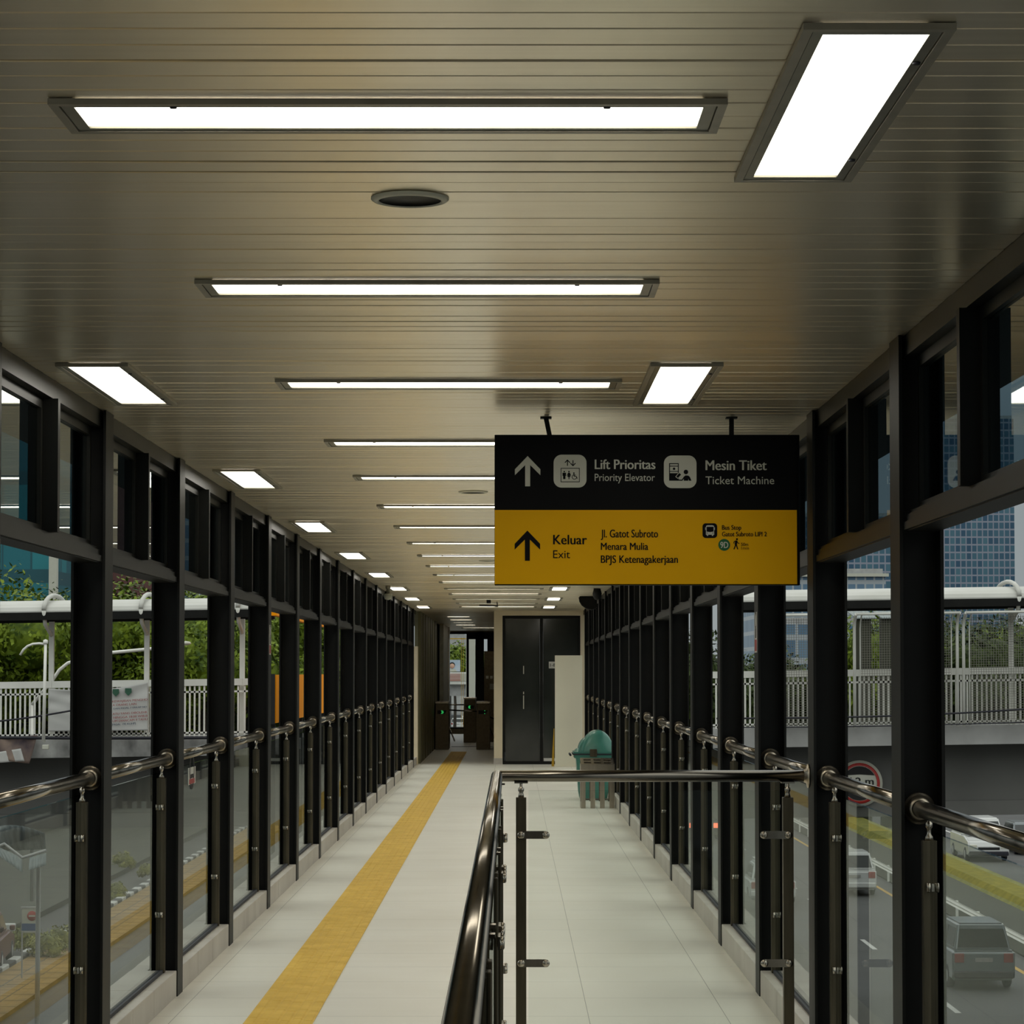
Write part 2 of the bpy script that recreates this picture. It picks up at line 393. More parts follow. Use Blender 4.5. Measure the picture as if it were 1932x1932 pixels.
# ---- clerestory windows: transom beam, mid mullion, frame and two panes per bay
TZ0, TZ1 = 1.915, 1.965; HZ = CZ-.065
wn = 0
for side in (-1, 1):
    w = XL if side < 0 else XR; s = side
    L = BAY-.18
    proto = None
    for k in range(-2, 15):
        wn += 1
        y0 = CF(k-1); y1 = CN(k)
        if proto is None:
            r = bpy.data.objects.new('window_%d' % wn, None); COL.objects.link(r); struct(r); r.empty_display_size = .1
            b = MB()
            b.box(s*.020, s*.112, 0.001, L-.001, TZ0, TZ1); b.box(s*.012, s*.020, 0.001, L-.001, TZ0+.004, TZ1-.022)
            b.box(s*.03, s*.09, 0.001, L-.001, TZ1, TZ1+.012)
            b.build('transom', 'dark_frame', r)
            m_ = MB().box(s*.002, s*.105, L/2-.02, L/2+.02, TZ1+.0125, HZ-.001).build('mullion', 'black_steel', r)
            f = MB()
            for (a, c) in ((0.002, L/2-.021), (L/2+.021, L-.002)):
                f.box(s*.055, s*.085, a, a+.028, TZ1+.013, HZ-.001); f.box(s*.055, s*.085, c-.028, c, TZ1+.013, HZ-.001)
                f.box(s*.055, s*.085, a+.028, c-.028, TZ1+.013, TZ1+.035); f.box(s*.055, s*.085, a+.028, c-.028, HZ-.035, HZ-.001)
            fo = f.build('window_frame', 'dark_frame', r)
            for (a, c) in ((.030, L/2-.049), (L/2+.049, L-.030)):
                MB().box(s*.068, s*.074, a, c, TZ1+.035, HZ-.035).build('pane', 'win_glass', fo)
            proto = r
        else:
            r = dup(proto); r.name = 'window_%d' % wn
        r.location = (w, y0, 0)
# ---- glass balustrade bays
def bal_proto(side, L):
    s = side; w = XL if s < 0 else XR
    r = thing('glass_balustrade', '', 'balustrade', (w, 0, 0), 0, 'glass balustrades along the %s side' % ('left' if s < 0 else 'right'))
    X = s*.058; RZ = 1.097
    rail = MB().tube([(X, -.08, RZ), (X, L+.07, RZ)], .025, 20).build('handrail', 'rail_steel', r)
    for yy, d in ((L+.040, -1), (-.040, 1)):
        MB().lathe([(.0, 0), (.026, 0), (.046, d*.001), (.048, d*.004), (.046, d*.012), (.040, d*.013), (.040, d*.018), (.034, d*.021), (.033, d*.030), (.026, d*.032)], (X, yy, RZ), 'Y', 28).build('wall_flange', 'flange_steel', rail)
    for yy, d in ((L-.09, -1), (.09, 1)):
        PX = s*.066
        p = MB().box(PX-.02, PX+.02, yy-.02, yy+.02, .12, 1.012).build('post', 'post_steel', r, .002)
        MB().lathe([(.0, 1.012), (.013, 1.012), (.011, 1.022), (.006, 1.03), (.006, 1.045), (.010, 1.05), (.010, 1.062), (.005, 1.066), (.005, 1.078)], (PX, yy, 0), 'Z', 14).build('rail_bracket', 'steel', p)
        for z in (.88, .39):
            c = MB(); c.box(PX-.004, PX+.004, min(yy+d*.02, yy+d*.062), max(yy+d*.02, yy+d*.062), z-.011, z+.011)
            for sx in (-1, 1):
                c.lathe([(.0, sx*.017), (.013, sx*.017), (.014, sx*.015), (.014, sx*.008), (0, sx*.008)], (PX, yy+d*.058, z), 'X', 14)
            c.build('glass_clamp', 'steel', p)
    MB().box(s*.061, s*.071, .135, L-.135, .135, 1.04).build('glass_pane', 'glass', r)
    MB().box(s*.052, s*.080, .115, L-.115, .12, .135).build('bottom_gasket', 'rubber', r)
    return r
for side in (-1, 1):
    w = XL if side < 0 else XR; sn = 'left' if side < 0 else 'right'
    vis0 = 0 if side < 0 else -1; proto = None
    for k in range(-1, 15):
        lab = ('clear glass balustrade bay with steel handrail on the %s side, %s bay in the photo' % (sn, ORD[k-vis0])) if k >= vis0 else 'clear glass balustrade bay on the left side, just outside the frame'
        if proto is None: proto = bal_proto(side, BAY-.18); o = proto
        else: o = dup(proto)
        o.location = (w, CF(k-1), 0); o['label'] = lab
# ---- yellow tactile strip
b = MB(); rr = random.Random(5)
xa, xb = -1.147, -.851; nb = 6; bw = (xb-xa)/nb
b.box(xa, xb, -1, 46.5, 0.0006, .003)
for i in range(nb):
    y = -1-rr.random()*.3
    while y < 46.4:
        l_ = .298 if i % 2 else .298
        ya = max(y, -1); yb = min(y+l_-.007, 46.4)
        if yb-ya > .02: b.prism([(xa+i*bw+.004, .003), (xa+i*bw+.010, .0065), (xa+(i+1)*bw-.010, .0065), (xa+(i+1)*bw-.004, .003)], ya, yb)
        y += l_
tag(b.build('tactile_strip', 'tactile'), 'long yellow ribbed tactile strip running down the left half of the floor', 'tactile paving')
# ============================================================ LIGHTS
def lamp_fixture():
    r = thing('ceiling_light', '', 'ceiling light', (0,0,CZ))
    hx, hy = .5925, .118; f = MB(); z0 = -.012
    for (x0, x1, y0, y1) in ((-hx, hx, -hy, -hy+.016), (-hx, hx, hy-.016, hy), (-hx, -hx+.016, -hy+.016, hy-.016), (hx-.016, hx, -hy+.016, hy-.016)):
        f.box(x0, x1, y0, y1, z0, -.0015)
    fo = f.build('lamp_frame', 'light_frame', r)
    g = MB(); ix, iy = hx-.018, hy-.018
    for (x0, x1, y0, y1) in ((-ix, ix, -iy, -iy+.017), (-ix, ix, iy-.017, iy), (-ix, -ix+.022, -iy+.017, iy-.017), (ix-.022, ix, -iy+.017, iy-.017)):
        g.box(x0, x1, y0, y1, -.0095, -.002)
    g.build('bezel', 'light_bezel', r)
    MB().box(-ix+.022, ix-.022, -iy+.017, iy-.017, -.0055, -.0025).build('diffuser', 'diffuser', r)
    for x in (-.377, .383):
        MB().lathe([(0, -.013), (.006, -.013), (.007, -.0095), (0, -.0095)], (x, -iy+.009, 0), 'Z', 12).build('screw', 'rubber', r)
    return r
lp = lamp_fixture()
LY = [4.375, 6.36, 8.49, 10.68, 12.59, 14.80, 16.89, 19.00, 21.06]+[21.06+2.085*i for i in range(1, 9)]
for k in range(17):
    o = lp if k == 0 else dup(lp)
    o.location = (-.2165, LY[k], CZ)
    o['label'] = 'long fluorescent ceiling light set across the walkway, %s from the camera' % ORD[k]
    o['group'] = 'fluorescent ceiling lights set across the walkway'
for side in (1, -1):
    for k in range(0 if side > 0 else 1, 9):
        o = dup(lp); o.location = (.5665 if side > 0 else -1.36, 4.35+4.18*k, CZ); o.rotation_euler = (0, 0, PI/2)
        if side > 0: o['label'] = 'lengthwise fluorescent ceiling light in the right row, %s from the camera' % ORD[k]
        else: o['label'] = 'lengthwise fluorescent ceiling light in the left row, %s in the photo' % ORD[k-1]
        o['group'] = 'lengthwise ceiling lights in the %s row' % ('right' if side > 0 else 'left')
# recessed downlights (unlit)
dl = thing('downlight', '', 'downlight', (0,0,CZ))
MB().lathe([(.066, -.006), (.068, -.010), (.078, -.008), (.0825, -.004), (.082, -.0015), (.066, -.0015)], n=40).build('trim_ring', 'board', dl)
MB().lathe([(.0655, -.0072), (.064, -.0045), (.02, -.003), (0, -.003)], n=40).build('dark_lens', 'black_steel', dl)
for i, y in enumerate((5.16, 13.62, 22.05, 30.4)):
    o = dl if i == 0 else dup(dl); o.location = (-.215, y, CZ)
    o['label'] = 'unlit round recessed downlight with pale ring, %s from the camera' % ORD[i]; o['group'] = 'round recessed downlights'
# ============================================================ HANGING SIGN
SY = 9.62
sg = thing('hanging_sign', 'black and yellow hanging direction sign with white arrows and pictograms', 'sign', (0, 0, 0))
A = at(933, 820, SY); B = at(1504, 1104, SY); MIDZ = at(1200, 962, SY).z
body = MB().box(A.x, B.x+.012, SY+.004, SY+.05, B.z, A.z).build('sign_box', 'sign_black', sg, .002)
blk = MB().box(A.x+.001, B.x, SY-.001, SY+.004, MIDZ, A.z-.001).build('black_panel', 'sign_black', sg)
yel = MB().box(A.x+.001, B.x, SY-.0012, SY+.004, B.z+.004, MIDZ-.0005).build('yellow_panel', 'sign_yellow', sg)
for (xt, xb_) in ((1030, 1037), (1380, 1380)):
    p1 = at(xt, 790, SY+.02); p0 = at(xb_, 822, SY+.02); p1.z = CZ-.003; p0.z = A.z-.003
    h = MB().obox(p0, p1, .018, .018, (0, 1, 0)); h.box(p1.x-.022, p1.x+.022, p1.y-.02, p1.y+.02, CZ-.007, CZ-.0015); h.build('hanger_rod', 'black_steel', sg)
FY = SY-.0028
def P2(x, y): q = at(x, y, SY); return (q.x, q.z)
def flat(name, polys, m, parent, y=FY, t=.0006):
    b = MB()
    for p in polys: b.prism([P2(*q) for q in p], y, y+t)
    return b.build(name, m, parent)
def circ(cx, cy, r, n=28): return [(cx+r*math.cos(2*PI*k/n), cy+r*math.sin(2*PI*k/n)) for k in range(n)]
def rrect(x0, y0, x1, y1, r, n=8):
    p = []
    for cx, cy, a0 in ((x1-r, y0+r, -90), (x1-r, y1-r, 0), (x0+r, y1-r, 90), (x0+r, y0+r, 180)):
        for k in range(n+1): a = math.radians(a0+90*k/n); p.append((cx+r*math.cos(a), cy+r*math.sin(a)))
    return p
def seg(x0, y0, x1, y1, w):
    d = math.hypot(x1-x0, y1-y0); nx, ny = -(y1-y0)/d*w/2, (x1-x0)/d*w/2
    return [(x0+nx, y0+ny), (x1+nx, y1+ny), (x1-nx, y1-ny), (x0-nx, y0-ny)]
def arrow(cx, top, m, par, name):
    t = top
    return flat(name, [[(cx, t), (cx+24, t+25), (cx+24, t+36), (cx+4.7, t+17), (cx+4.7, t+57), (cx-4.7, t+57), (cx-4.7, t+17), (cx-24, t+36), (cx-24, t+25)]], m, par)
arrow(995.5, 860.5, 'sign_white', blk, 'white_arrow')
arrow(995, 1001, 'sign_black', yel, 'black_arrow')
# lift pictogram
pic = flat('lift_pictogram', [rrect(1044.5, 858, 1106.5, 920, 15)], 'sign_white', blk)
F2 = FY-.0008
pl = []
pl += [seg(1070.5, 867.5, 1070.5, 879, 1.8), seg(1070.5, 868, 1065.8, 873, 1.8), seg(1070.5, 868, 1075.2, 873, 1.8)]
pl += [seg(1081, 868.5, 1081, 879, 1.8), seg(1081, 879, 1076.3, 874, 1.8), seg(1081, 879, 1085.7, 874, 1.8)]
for (x0, y0, x1, y1) in ((1058, 883, 1093.5, 884.2), (1058, 908.6, 1093.5, 909.8), (1057.8, 883, 1059, 909.8), (1092.5, 883, 1093.7, 909.8)): pl.append([(x0, y0), (x1, y0), (x1, y1), (x0, y1)])
pl += [circ(1064.6, 890, 1.5, 14), [(1061.3, 892), (1067.9, 892), (1067.9, 898), (1066.8, 898), (1066.8, 904), (1062.4, 904), (1062.4, 898), (1061.3, 898)]]
pl += [circ(1073.4, 890, 1.5, 14), [(1071.8, 892), (1075, 892), (1077.6, 897.5), (1076.6, 898), (1075, 895.5), (1076.5, 900), (1074.2, 900), (1074.2, 904.2), (1072.6, 904.2), (1072.6, 900), (1070.3, 900), (1071.8, 895.5), (1070.2, 898), (1069.2, 897.5)]]
pl += [circ(1082.7, 892.6, 1.4, 12), seg(1082.7, 894, 1083.4, 899, 1.7), seg(1083, 898.6, 1087.3, 899, 1.5), seg(1087, 899, 1089.2, 903, 1.5), seg(1082.7, 896, 1086.5, 896.4, 1.1)]
ring = [seg(1083.6+4.3*math.cos(a), 900+4.3*math.sin(a), 1083.6+4.3*math.cos(a+.35), 900+4.3*math.sin(a+.35), 1.2) for a in [(-.1+.3*i) for i in range(16)]]
flat('lift_symbol', pl+ring, 'sign_black', pic, F2)
# ticket machine pictogram
pic = flat('ticket_pictogram', [rrect(1252.5, 859.5, 1314, 921, 15)], 'sign_white', blk)
pl = [[(1262.3, 874), (1280.5, 874), (1280.5, 907), (1262.3, 907)]]
flat('ticket_symbol', pl+[circ(1294, 890.6, 4.3, 20), [(1272+8, 906.8), (1278.8, 904.5), (1286, 905.2), (1290.5, 899), (1293.5, 897), (1298.5, 897.4), (1301.5, 900), (1304.5, 907), (1299.8, 907), (1298.6, 903), (1298.6, 907), (1290, 907), (1290, 903.4), (1287, 907.3)]], 'sign_black', pic, F2)
flat('ticket_symbol', [[(1264, 875.8), (1278.8, 875.8), (1278.8, 878.8), (1264, 878.8)], [(1264, 880.4), (1278.8, 880.4), (1278.8, 888.8), (1264, 888.8)], [(1264, 890.2), (1278.8, 890.2), (1278.8, 892.8), (1264, 892.8)], [(1274, 899.6), (1281, 891), (1286.5, 895), (1279, 903.6)]], 'sign_white', pic, F2-.0007)
flat('ticket_symbol', [circ(1271.6, 884.6, 2.4, 12), [(1275.6, 899.4), (1281.2, 892.6), (1285, 895.4), (1279, 902)]], 'sign_black', pic, F2-.0014)
def sign_text(s, x0, x1, yb, yt, m, par, bold=0., name='lettering'):
    yt -= (yb-yt)*.08
    a = P2(x0, yb); c = P2(x1, yt)
    return text_mesh(s, name, m, par, a[0], c[0], a[1], c[1], FY, bold)
sign_text('Lift Prioritas', 1122, 1236.5, 885, 868.5, 'sign_white', blk, .02)
sign_text('Priority Elevator', 1122, 1235.5, 907.5, 895, 'sign_white', blk)
sign_text('Mesin Tiket', 1331, 1446.5, 887, 870, 'sign_white', blk, .02)
sign_text('Ticket Machine', 1331, 1460.5, 913.5, 900, 'sign_white', blk)
sign_text('Keluar', 1043.5, 1107.5, 1027, 1010.5, 'sign_black', yel, .02)
sign_text('Exit', 1043.5, 1075.5, 1053, 1039.5, 'sign_black', yel)
sign_text('Jl. Gatot Subroto', 1133.5, 1241.5, 1014, 1000.5, 'sign_black', yel, .02)
sign_text('Menara Mulia', 1133.5, 1223, 1037.5, 1025, 'sign_black', yel, .02)
sign_text('BPJS Ketenagakerjaan', 1133.5, 1279, 1062, 1049, 'sign_black', yel, .02)
sign_text('Bus Stop', 1362, 1398.5, 999.5, 991.5, 'sign_black', yel, .02)
sign_text('Gatot Subroto LIPI 2', 1362, 1446.5, 1012, 1004, 'sign_black', yel, .02)
sign_text('50m', 1398, 1411.5, 1030, 1024.5, 'sign_black', yel, .01)
sign_text('1min', 1398.3, 1413, 1037, 1031.8, 'sign_black', yel)
bus = flat('bus_pictogram', [rrect(1325.3, 987.3, 1353, 1015, 6)], 'sign_black', yel)
flat('bus_symbol', [[(1332, 992.3), (1335, 991), (1344, 991), (1347, 992.3), (1347.3, 1009), (1345.5, 1009), (1345.5, 1011), (1343, 1011), (1343, 1009), (1336, 1009), (1336, 1011), (1333.4, 1011), (1333.4, 1009), (1331.7, 1009)], [(1330.3, 995), (1331.5, 995), (1331.5, 1000), (1330.3, 1000)], [(1347.4, 995), (1348.6, 995), (1348.6, 1000), (1347.4, 1000)]], 'sign_white', bus, F2)
flat('bus_symbol', [[(1333, 994), (1346, 994), (1346, 1003), (1339.5, 1004), (1333, 1003)], circ(1334, 1005.8, .9, 8), circ(1344.8, 1005.8, .9, 8)], 'sign_black', bus, F2-.0007)
ro = flat('route_badge', [circ(1366.3, 1028, 11.2, 36)], 'sign_green', yel)
q0 = P2(1358.8, 1034); q1 = P2(1374, 1022.5); text_mesh('9D', 'lettering', 'sign_white', ro, q0[0], q1[0], q0[1], q1[1], F2, .02)
flat('walking_symbol', [circ(1390.3, 1017.3, 1.9, 14), seg(1389.2, 1020, 1388, 1028, 4), seg(1388.5, 1027, 1384.5, 1036.5, 2), seg(1388.5, 1027, 1392, 1036.5, 2), seg(1389, 1021, 1384.8, 1021.8, 1.6), seg(1384.8, 1021.8, 1384.4, 1025.5, 1.4), seg(1390, 1021, 1391.8, 1024.2, 1.5), seg(1391.8, 1024.2, 1394.8, 1025.6, 1.3)], 'sign_black', yel)
# ============================================================ CORNER RAILING
RY = 9.52; RZ = 1.10; RXC = -.058
cr = thing('corner_railing', 'L-shaped stainless railing with clear glass standing in the middle of the floor', 'railing', (0, 0, 0))
elb = [(RXC+.022-.022*math.cos(a), RY-.022+.022*math.sin(a), RZ) for a in [PI/2*i/5 for i in range(6)]]
hr = MB().tube([(RXC, 1.2, RZ)]+elb+[(XR-.006, RY, RZ)], .0225, 22).build('handrail', 'rail_steel', cr)
MB().lathe([(0, 0), (.046, 0), (.046, -.006), (.03, -.009), (.024, -.02), (.022, -.02)], (XR-.001, RY, RZ), 'X', 28).build('wall_flange', 'flange_steel', hr)
def cr_post(x, y, inward):
    p = MB().box(x-.02, x+.02, y-.02, y+.02, 0, 1.018).build('post', 'post_steel', cr, .0015)
    q = MB(); q.lathe([(0, 1.018), (.012, 1.018), (.010, 1.03), (.008, 1.037), (.0115, 1.044), (.0115, 1.053), (.006, 1.058), (.006, 1.072)], (x, y, 0), 'Z', 16)
    q.box(x-.026, x+.026, y-.014, y+.014, 1.072, 1.078); q.build('rail_bracket', 'steel', p)
    for z in (.875, .385):
        c = MB()
        if inward[0]:
            d = inward[0]
            c.box(min(x, x+d*.095), max(x, x+d*.095), y-.026, y-.0205, z-.015, z+.015)
            for xx in (x, x+d*.095): c.lathe([(0, -.010), (.011, -.010), (.0145, -.007), (.0145, 0), (0, 0)], (xx, y-.026, z), 'Y', 18); c.lathe([(0, -.0125), (.004, -.0125), (.005, -.0102), (0, -.0102)], (xx, y-.026, z), 'Y', 10)
        else:
            d = inward[1]
            c.box(x+.0205, x+.026, min(y, y+d*.095), max(y, y+d*.095), z-.015, z+.015)
            for yy in (y, y+d*.095): c.lathe([(0, .010), (.011, .010), (.0145, .007), (.0145, 0), (0, 0)], (x+.026, yy, z), 'X', 18)
        c.build('glass_clamp', 'steel', p)
cr_post(.035, RY, (1, 0)); cr_post(1.062, RY, (-1, 0))
MB().box(.064, 1.034, RY-.018, RY-.008, .10, 1.045).build('glass_pane', 'glass', cr)
for (ya, yb) in ((7.75, 9.38), (5.95, 7.6), (4.15, 5.8), (2.35, 4.0)):
    cr_post(RXC+.005, yb, (0, -1)); cr_post(RXC+.005, ya, (0, 1))
    MB().box(RXC+.010, RXC+.020, ya+.03, yb-.03, .10, 1.04).build('glass_pane', 'glass', cr)
# ============================================================ FAR END OF THE WALKWAY
# pillar, header and door wall at the right of the opening
b = MB()
b.box(-.155, XR+.02, YW, YW+.10, CZ-.078, CZ-.0015); b.box(1.115, XR+.35, YW, YW+.1, 0, CZ-.078)
struct(b.build('wall_back', 'beige')); struct(MB().box(-.294, -.155, YW, YE-.02, 0, CZ-.0015).build('wall_partition', 'beige'))
struct(MB().box(-.298, -.153, YW-.012, YW, 0, .10).build('baseboard_back', 'kerb_tile'))
d = bpy.data.objects.new('door_1', None); COL.objects.link(d); struct(d); d.location = (-.154, YW+.004, 0)
Wd = 1.268; Hd = CZ-.08
b = MB(); b.box(0, .03, 0, .06, 0, Hd); b.box(Wd-.03, Wd, 0, .06, 0, Hd); b.box(.03, Wd-.03, 0, .06, Hd-.05, Hd); b.box(.03, Wd-.03, 0, .06, 0, .05); b.box(Wd/2-.025, Wd/2+.025, 0, .06, .05, Hd-.05)
b.box(.03, .045, -.01, 0, .2, Hd-.05)
b.build('door_frame', 'black_steel', d)
for x0, x1 in ((.045, Wd/2-.026), (Wd/2+.026, Wd-.031)):
    l_ = MB().box(x0, x1, .025, .035, .051, Hd-.051).build('door_leaf', 'dark_glass', d)
for z0, z1 in ((1.47, 1.60), (1.14, 1.18), (.90, 1.12)):
    MB().box(.335, .350, .004, .024, z0, z1).build('door_glint', 'sign_white', d)  # white bars standing in for light reflected in the door glass
b = MB().box(.755, .865, .016, .0245, 1.56, 1.67).build('number_plate', 'sticker_white', d)
b['label'] = 'small white number plate reading 1-8'
text_mesh('1-8', 'lettering', 'black', b, .775, .86, 1.59, 1.64, .0155, .01)
MB().box(.67, .92, .0, .0242, .052, .10).build('kick_plate', 'sticker_white', d)
# cream board in front of the door
bo = thing('cream_board', 'tall cream board standing in front of the dark glass door', 'board', (.90, 39.25, 0))
MB().box(-.217, .217, -.03, .03, 0.0, 1.765).build('board_panel', 'board', bo, .004)
ws = thing('caution_sign', 'folded yellow caution board leaning edge-on beside the cream board', 'floor sign', (.66, 39.36, 0))
MB().prism([(-.03, 0), (.012, 0), (.014, .60), (.006, .60)], -.02, .02).build('sign_leaf', 'yellow_plastic', ws); MB().prism([(-.018, 0), (.008, 0), (.012, .5), (.008, .5)], .03, .05).build('sign_leaf', 'yellow_plastic', ws)
# left wall beyond the columns
struct(MB().box(XL-.06, XL+.012, YW-.05, YW+.25, 0, 1.92).build('trim_5', 'beige'))
b = MB()
y = YW+.3
b.box(XL-.05, XL+.004, YW+.25, YE, 0, CZ-.0015)
while y < 49.0:
    b.prism([(y, XL+.004), (y+.05, XL+.045), (y+.62, XL+.045), (y+.67, XL+.004)], 0.0, CZ-.002, 'XY') if False else b.add(
        [(XL+.004, y, 0), (XL+.045, y+.05, 0), (XL+.045, y+.95, 0), (XL+.004, y+1.0, 0), (XL+.004, y, CZ-.002), (XL+.045, y+.05, CZ-.002), (XL+.045, y+.95, CZ-.002), (XL+.004, y+1.0, CZ-.002)],
        [(0,1,2,3), (7,6,5,4), (0,4,5,1), (1,5,6,2), (2,6,7,3), (3,7,4,0)])
    y += 1.25
struct(b.build('wall_left', 'olive'))
# right side close-off beyond the door wall
struct(MB().box(XR+.02, XR+.08, YW+.1, YE, 0, CZ-.0015).build('wall_right', 'beige'))
# end wall with window
b = MB()
b.box(XL-.05, -1.60+.0, YE, YE+.08, 0, CZ); b.box(XL, -.29, YE, YE+.08, 0, .12); b.box(XL, -.29, YE, YE+.08, CZ-.03, CZ)
struct(b.build('wall_end', 'turn_steel'))
wd_ = bpy.data.objects.new('window_%d' % (wn+1), None); COL.objects.link(wd_); struct(wd_); wd_.location = (0, YE, 0)
b = MB(); xx = [at(x, 1268, YE).x for x in (836, 842, 880, 884.5, 897, 913, 919.5, 934)]
b.box(xx[0]-.0, xx[1], 0, .07, .12, CZ-.03); b.box(xx[2], xx[3], 0, .07, .12, CZ-.03); b.box(xx[4], xx[5], 0, .07, .12, CZ-.03); b.box(xx[6], xx[7], 0, .07, .12, CZ-.03)
b.box(xx[1], xx[4], 0, .07, .12, .16); b.box(xx[1], xx[2], 0, .07, CZ-.075, CZ-.03); b.box(xx[3], xx[6], 0, .07, CZ-.20, CZ-.03)
b.box(xx[5], xx[6], 0, .07, .12, 1.62)
b.build('window_frame', 'black', wd_)
MB().box(xx[1], xx[2], .03, .036, .161, CZ-.076).build('pane', 'thin_glass', wd_); MB().box(xx[3], xx[4], .03, .036, .161, CZ-.21).build('pane', 'thin_glass', wd_)
MB().box(xx[5], xx[6], .03, .036, 1.62, CZ-.21).build('pane', 'thin_glass', wd_)
# ticket cabinet with icons left of the pillar
p = at(925, 1268, 53)
cb_ = thing('ticket_cabinet', 'dark grey cabinet with small square icons beside the beige pillar', 'cabinet', (-.46, 53, 0))
MB().box(-.14, .15, 0, .5, 0, 1.95).build('cabinet_body', 'turn_steel', cb_, .005)
for i in range(3): MB().box(-.10+.09*i, -.045+.09*i, -.003, -.0005, 1.36, 1.42).build('icon_square', 'sign_white', cb_)
b = MB().box(-.02, .12, -.003, -.0005, 1.13, 1.25).build('notice', 'light_bezel', cb_)
# turnstiles
def chev(b, x, z, s, d):
    for o_ in (0, .02):
        for sz in (-1, 1):
            b.prism([(x+d*o_-d*.0, z+sz*s), (x+d*(o_+.014), z+sz*s), (x+d*(o_+.034), z), (x+d*(o_+.020), z)] if True else [], -.0045, -.003)
    return b
def turnstile(x, y, w, h, lab, d, arm):
    t = thing('turnstile', lab, 'turnstile', (x, y, 0), 0, 'fare turnstiles at the far end')
    b_ = MB().prism([(-w/2, 0), (w/2, 0), (w/2+.004, h*.55), (w/2-.01, h-.04), (-w/2+.01, h-.04), (-w/2-.004, h*.55)], 0, 1.1).build('turnstile_body', 'turn_steel', t, .006)
    MB().box(-w/2+.002, w/2-.002, -.015, 1.11, h-.039, h).build('top_cover', 'steel', t, .004)
    s_ = MB().prism([(-.09, h-.24), (-.09, h-.17), (.09, h-.17), (.055, h-.24)] if d > 0 else [(.09, h-.24), (.09, h-.17), (-.09, h-.17), (-.055, h-.24)], -.004, -.0005).build('display', 'black', t)
    if abs(d) == 1: chev(MB(), -.02*d, h-.205, .032, d).build('green_arrow', 'led_green', s_)
    else:
        g = MB()
        for z in (h-.178, h-.232): g.box(.025, .04, -.0055, -.0045, z-.006, z+.006)
        g.build('green_dot', 'led_green', s_)
    if arm:
        for (z, z2) in arm: MB().tube([(w/2, .45, z), (w/2+.62, .30, z2)], .014, 10).build('barrier_arm', 'steel', t)
        MB().tube([(w/2, .45, .42), (w/2+.11, .20, .16)], .014, 10).build('barrier_arm', 'steel', t)
    return t
turnstile(-1.355, 47.75, .262, .93, 'dark steel turnstile with green double arrow against the left wall', 1, ((.76, .73),))
turnstile(-.56, 47.75, .262, .93, 'dark steel turnstile with two green dots beside the beige pillar', 2, ((.62, .40),))
t_ = turnstile(-.90, 52.55, .262, .96, 'dark steel turnstile with green left arrow, the one set farther back', -1, None)
MB().tube([(-.131, .4, .80), (-.60, .35, .80)], .014, 10).build('barrier_arm', 'steel', t_)
struct(MB().box(-1.22, -.30, 49.6, 49.75, 0.0005, .006).build('trim_6', 'rubber'))
# grey lift frame on the left beyond the turnstile
lf = thing('metal_door_frame', 'tall grey metal frame on the left beyond the turnstiles', 'door frame', (XL+.03, 51, 0))
MB().box(.02, .10, 0, 3.5, 0, CZ-.003).build('jamb', 'light_bezel', lf); MB().box(.10, .13, 3.6, 4.2, 0, CZ-.003).build('jamb', 'steel', lf)
# far station ceiling lights
for i in range(4):
    o = dup(lp); o.location = (at(868+4*i, 1268, 45+2.4*i).x-.02, 44.6+2.6*i, CZ); o.scale = (.36, 1.0, 1)
    o['label'] = 'small square ceiling light before the far window, %s of that cluster' % ORD[i]; o['group'] = 'small ceiling lights near the far window'
o = dup(lp); o.location = (-.55, 55.6, CZ); o['label'] = 'thin fluorescent light farthest away, just above the dark window frame'; o['group'] = 'far station lights'
# ceiling devices
c = thing('dome_camera', 'small white security camera under the ceiling at the far left columns', 'security camera', (-1.44, 28.6, CZ))
MB().lathe([(.0, -.0015), (.03, -.0015), (.03, -.03), (.02, -.035), (.02, -.09), (0, -.09)], n=16).build('camera_base', 'light_frame', c)
MB().lathe([(.0, -.09), (.05, -.09), (.052, -.12), (.035, -.155), (0, -.165)], n=18).build('camera_dome', 'sign_white', c)
c = thing('dome_camera', 'small black dome camera under the ceiling at the far right', 'security camera', (1.02, 29.5, CZ))
MB().lathe([(.0, -.0015), (.04, -.0015), (.055, -.06), (.05, -.10), (.03, -.13), (0, -.14)], n=18).build('camera_dome', 'black', c)
c = thing('horn_speaker', 'dark rounded speaker under the ceiling beside the far right columns', 'speaker', (.98, 32.5, CZ))
MB().prism([(-.10, -.003), (.14, -.003), (.14, -.16), (.07, -.18), (0, -.165), (-.06, -.12), (-.09, -.07)], -.05, .12).build('speaker_body', 'black_steel', c, .012, seg=2)
c = thing('ceiling_antenna', 'small dark flat antenna hanging under the ceiling in the middle distance', 'antenna', (at(922, 1140, 34).x, 34, CZ))
MB().box(-.03, .03, -.03, .03, -.055, -.0015).build('bracket', 'black', c); MB().obox((-.13, 0, -.078), (.13, 0, -.088), .05, .02).build('arm', 'black', c); MB().tube([(.12, 0, -.08), (.115, 0, -.03)], .006, 8).build('antenna_tip', 'black', c)
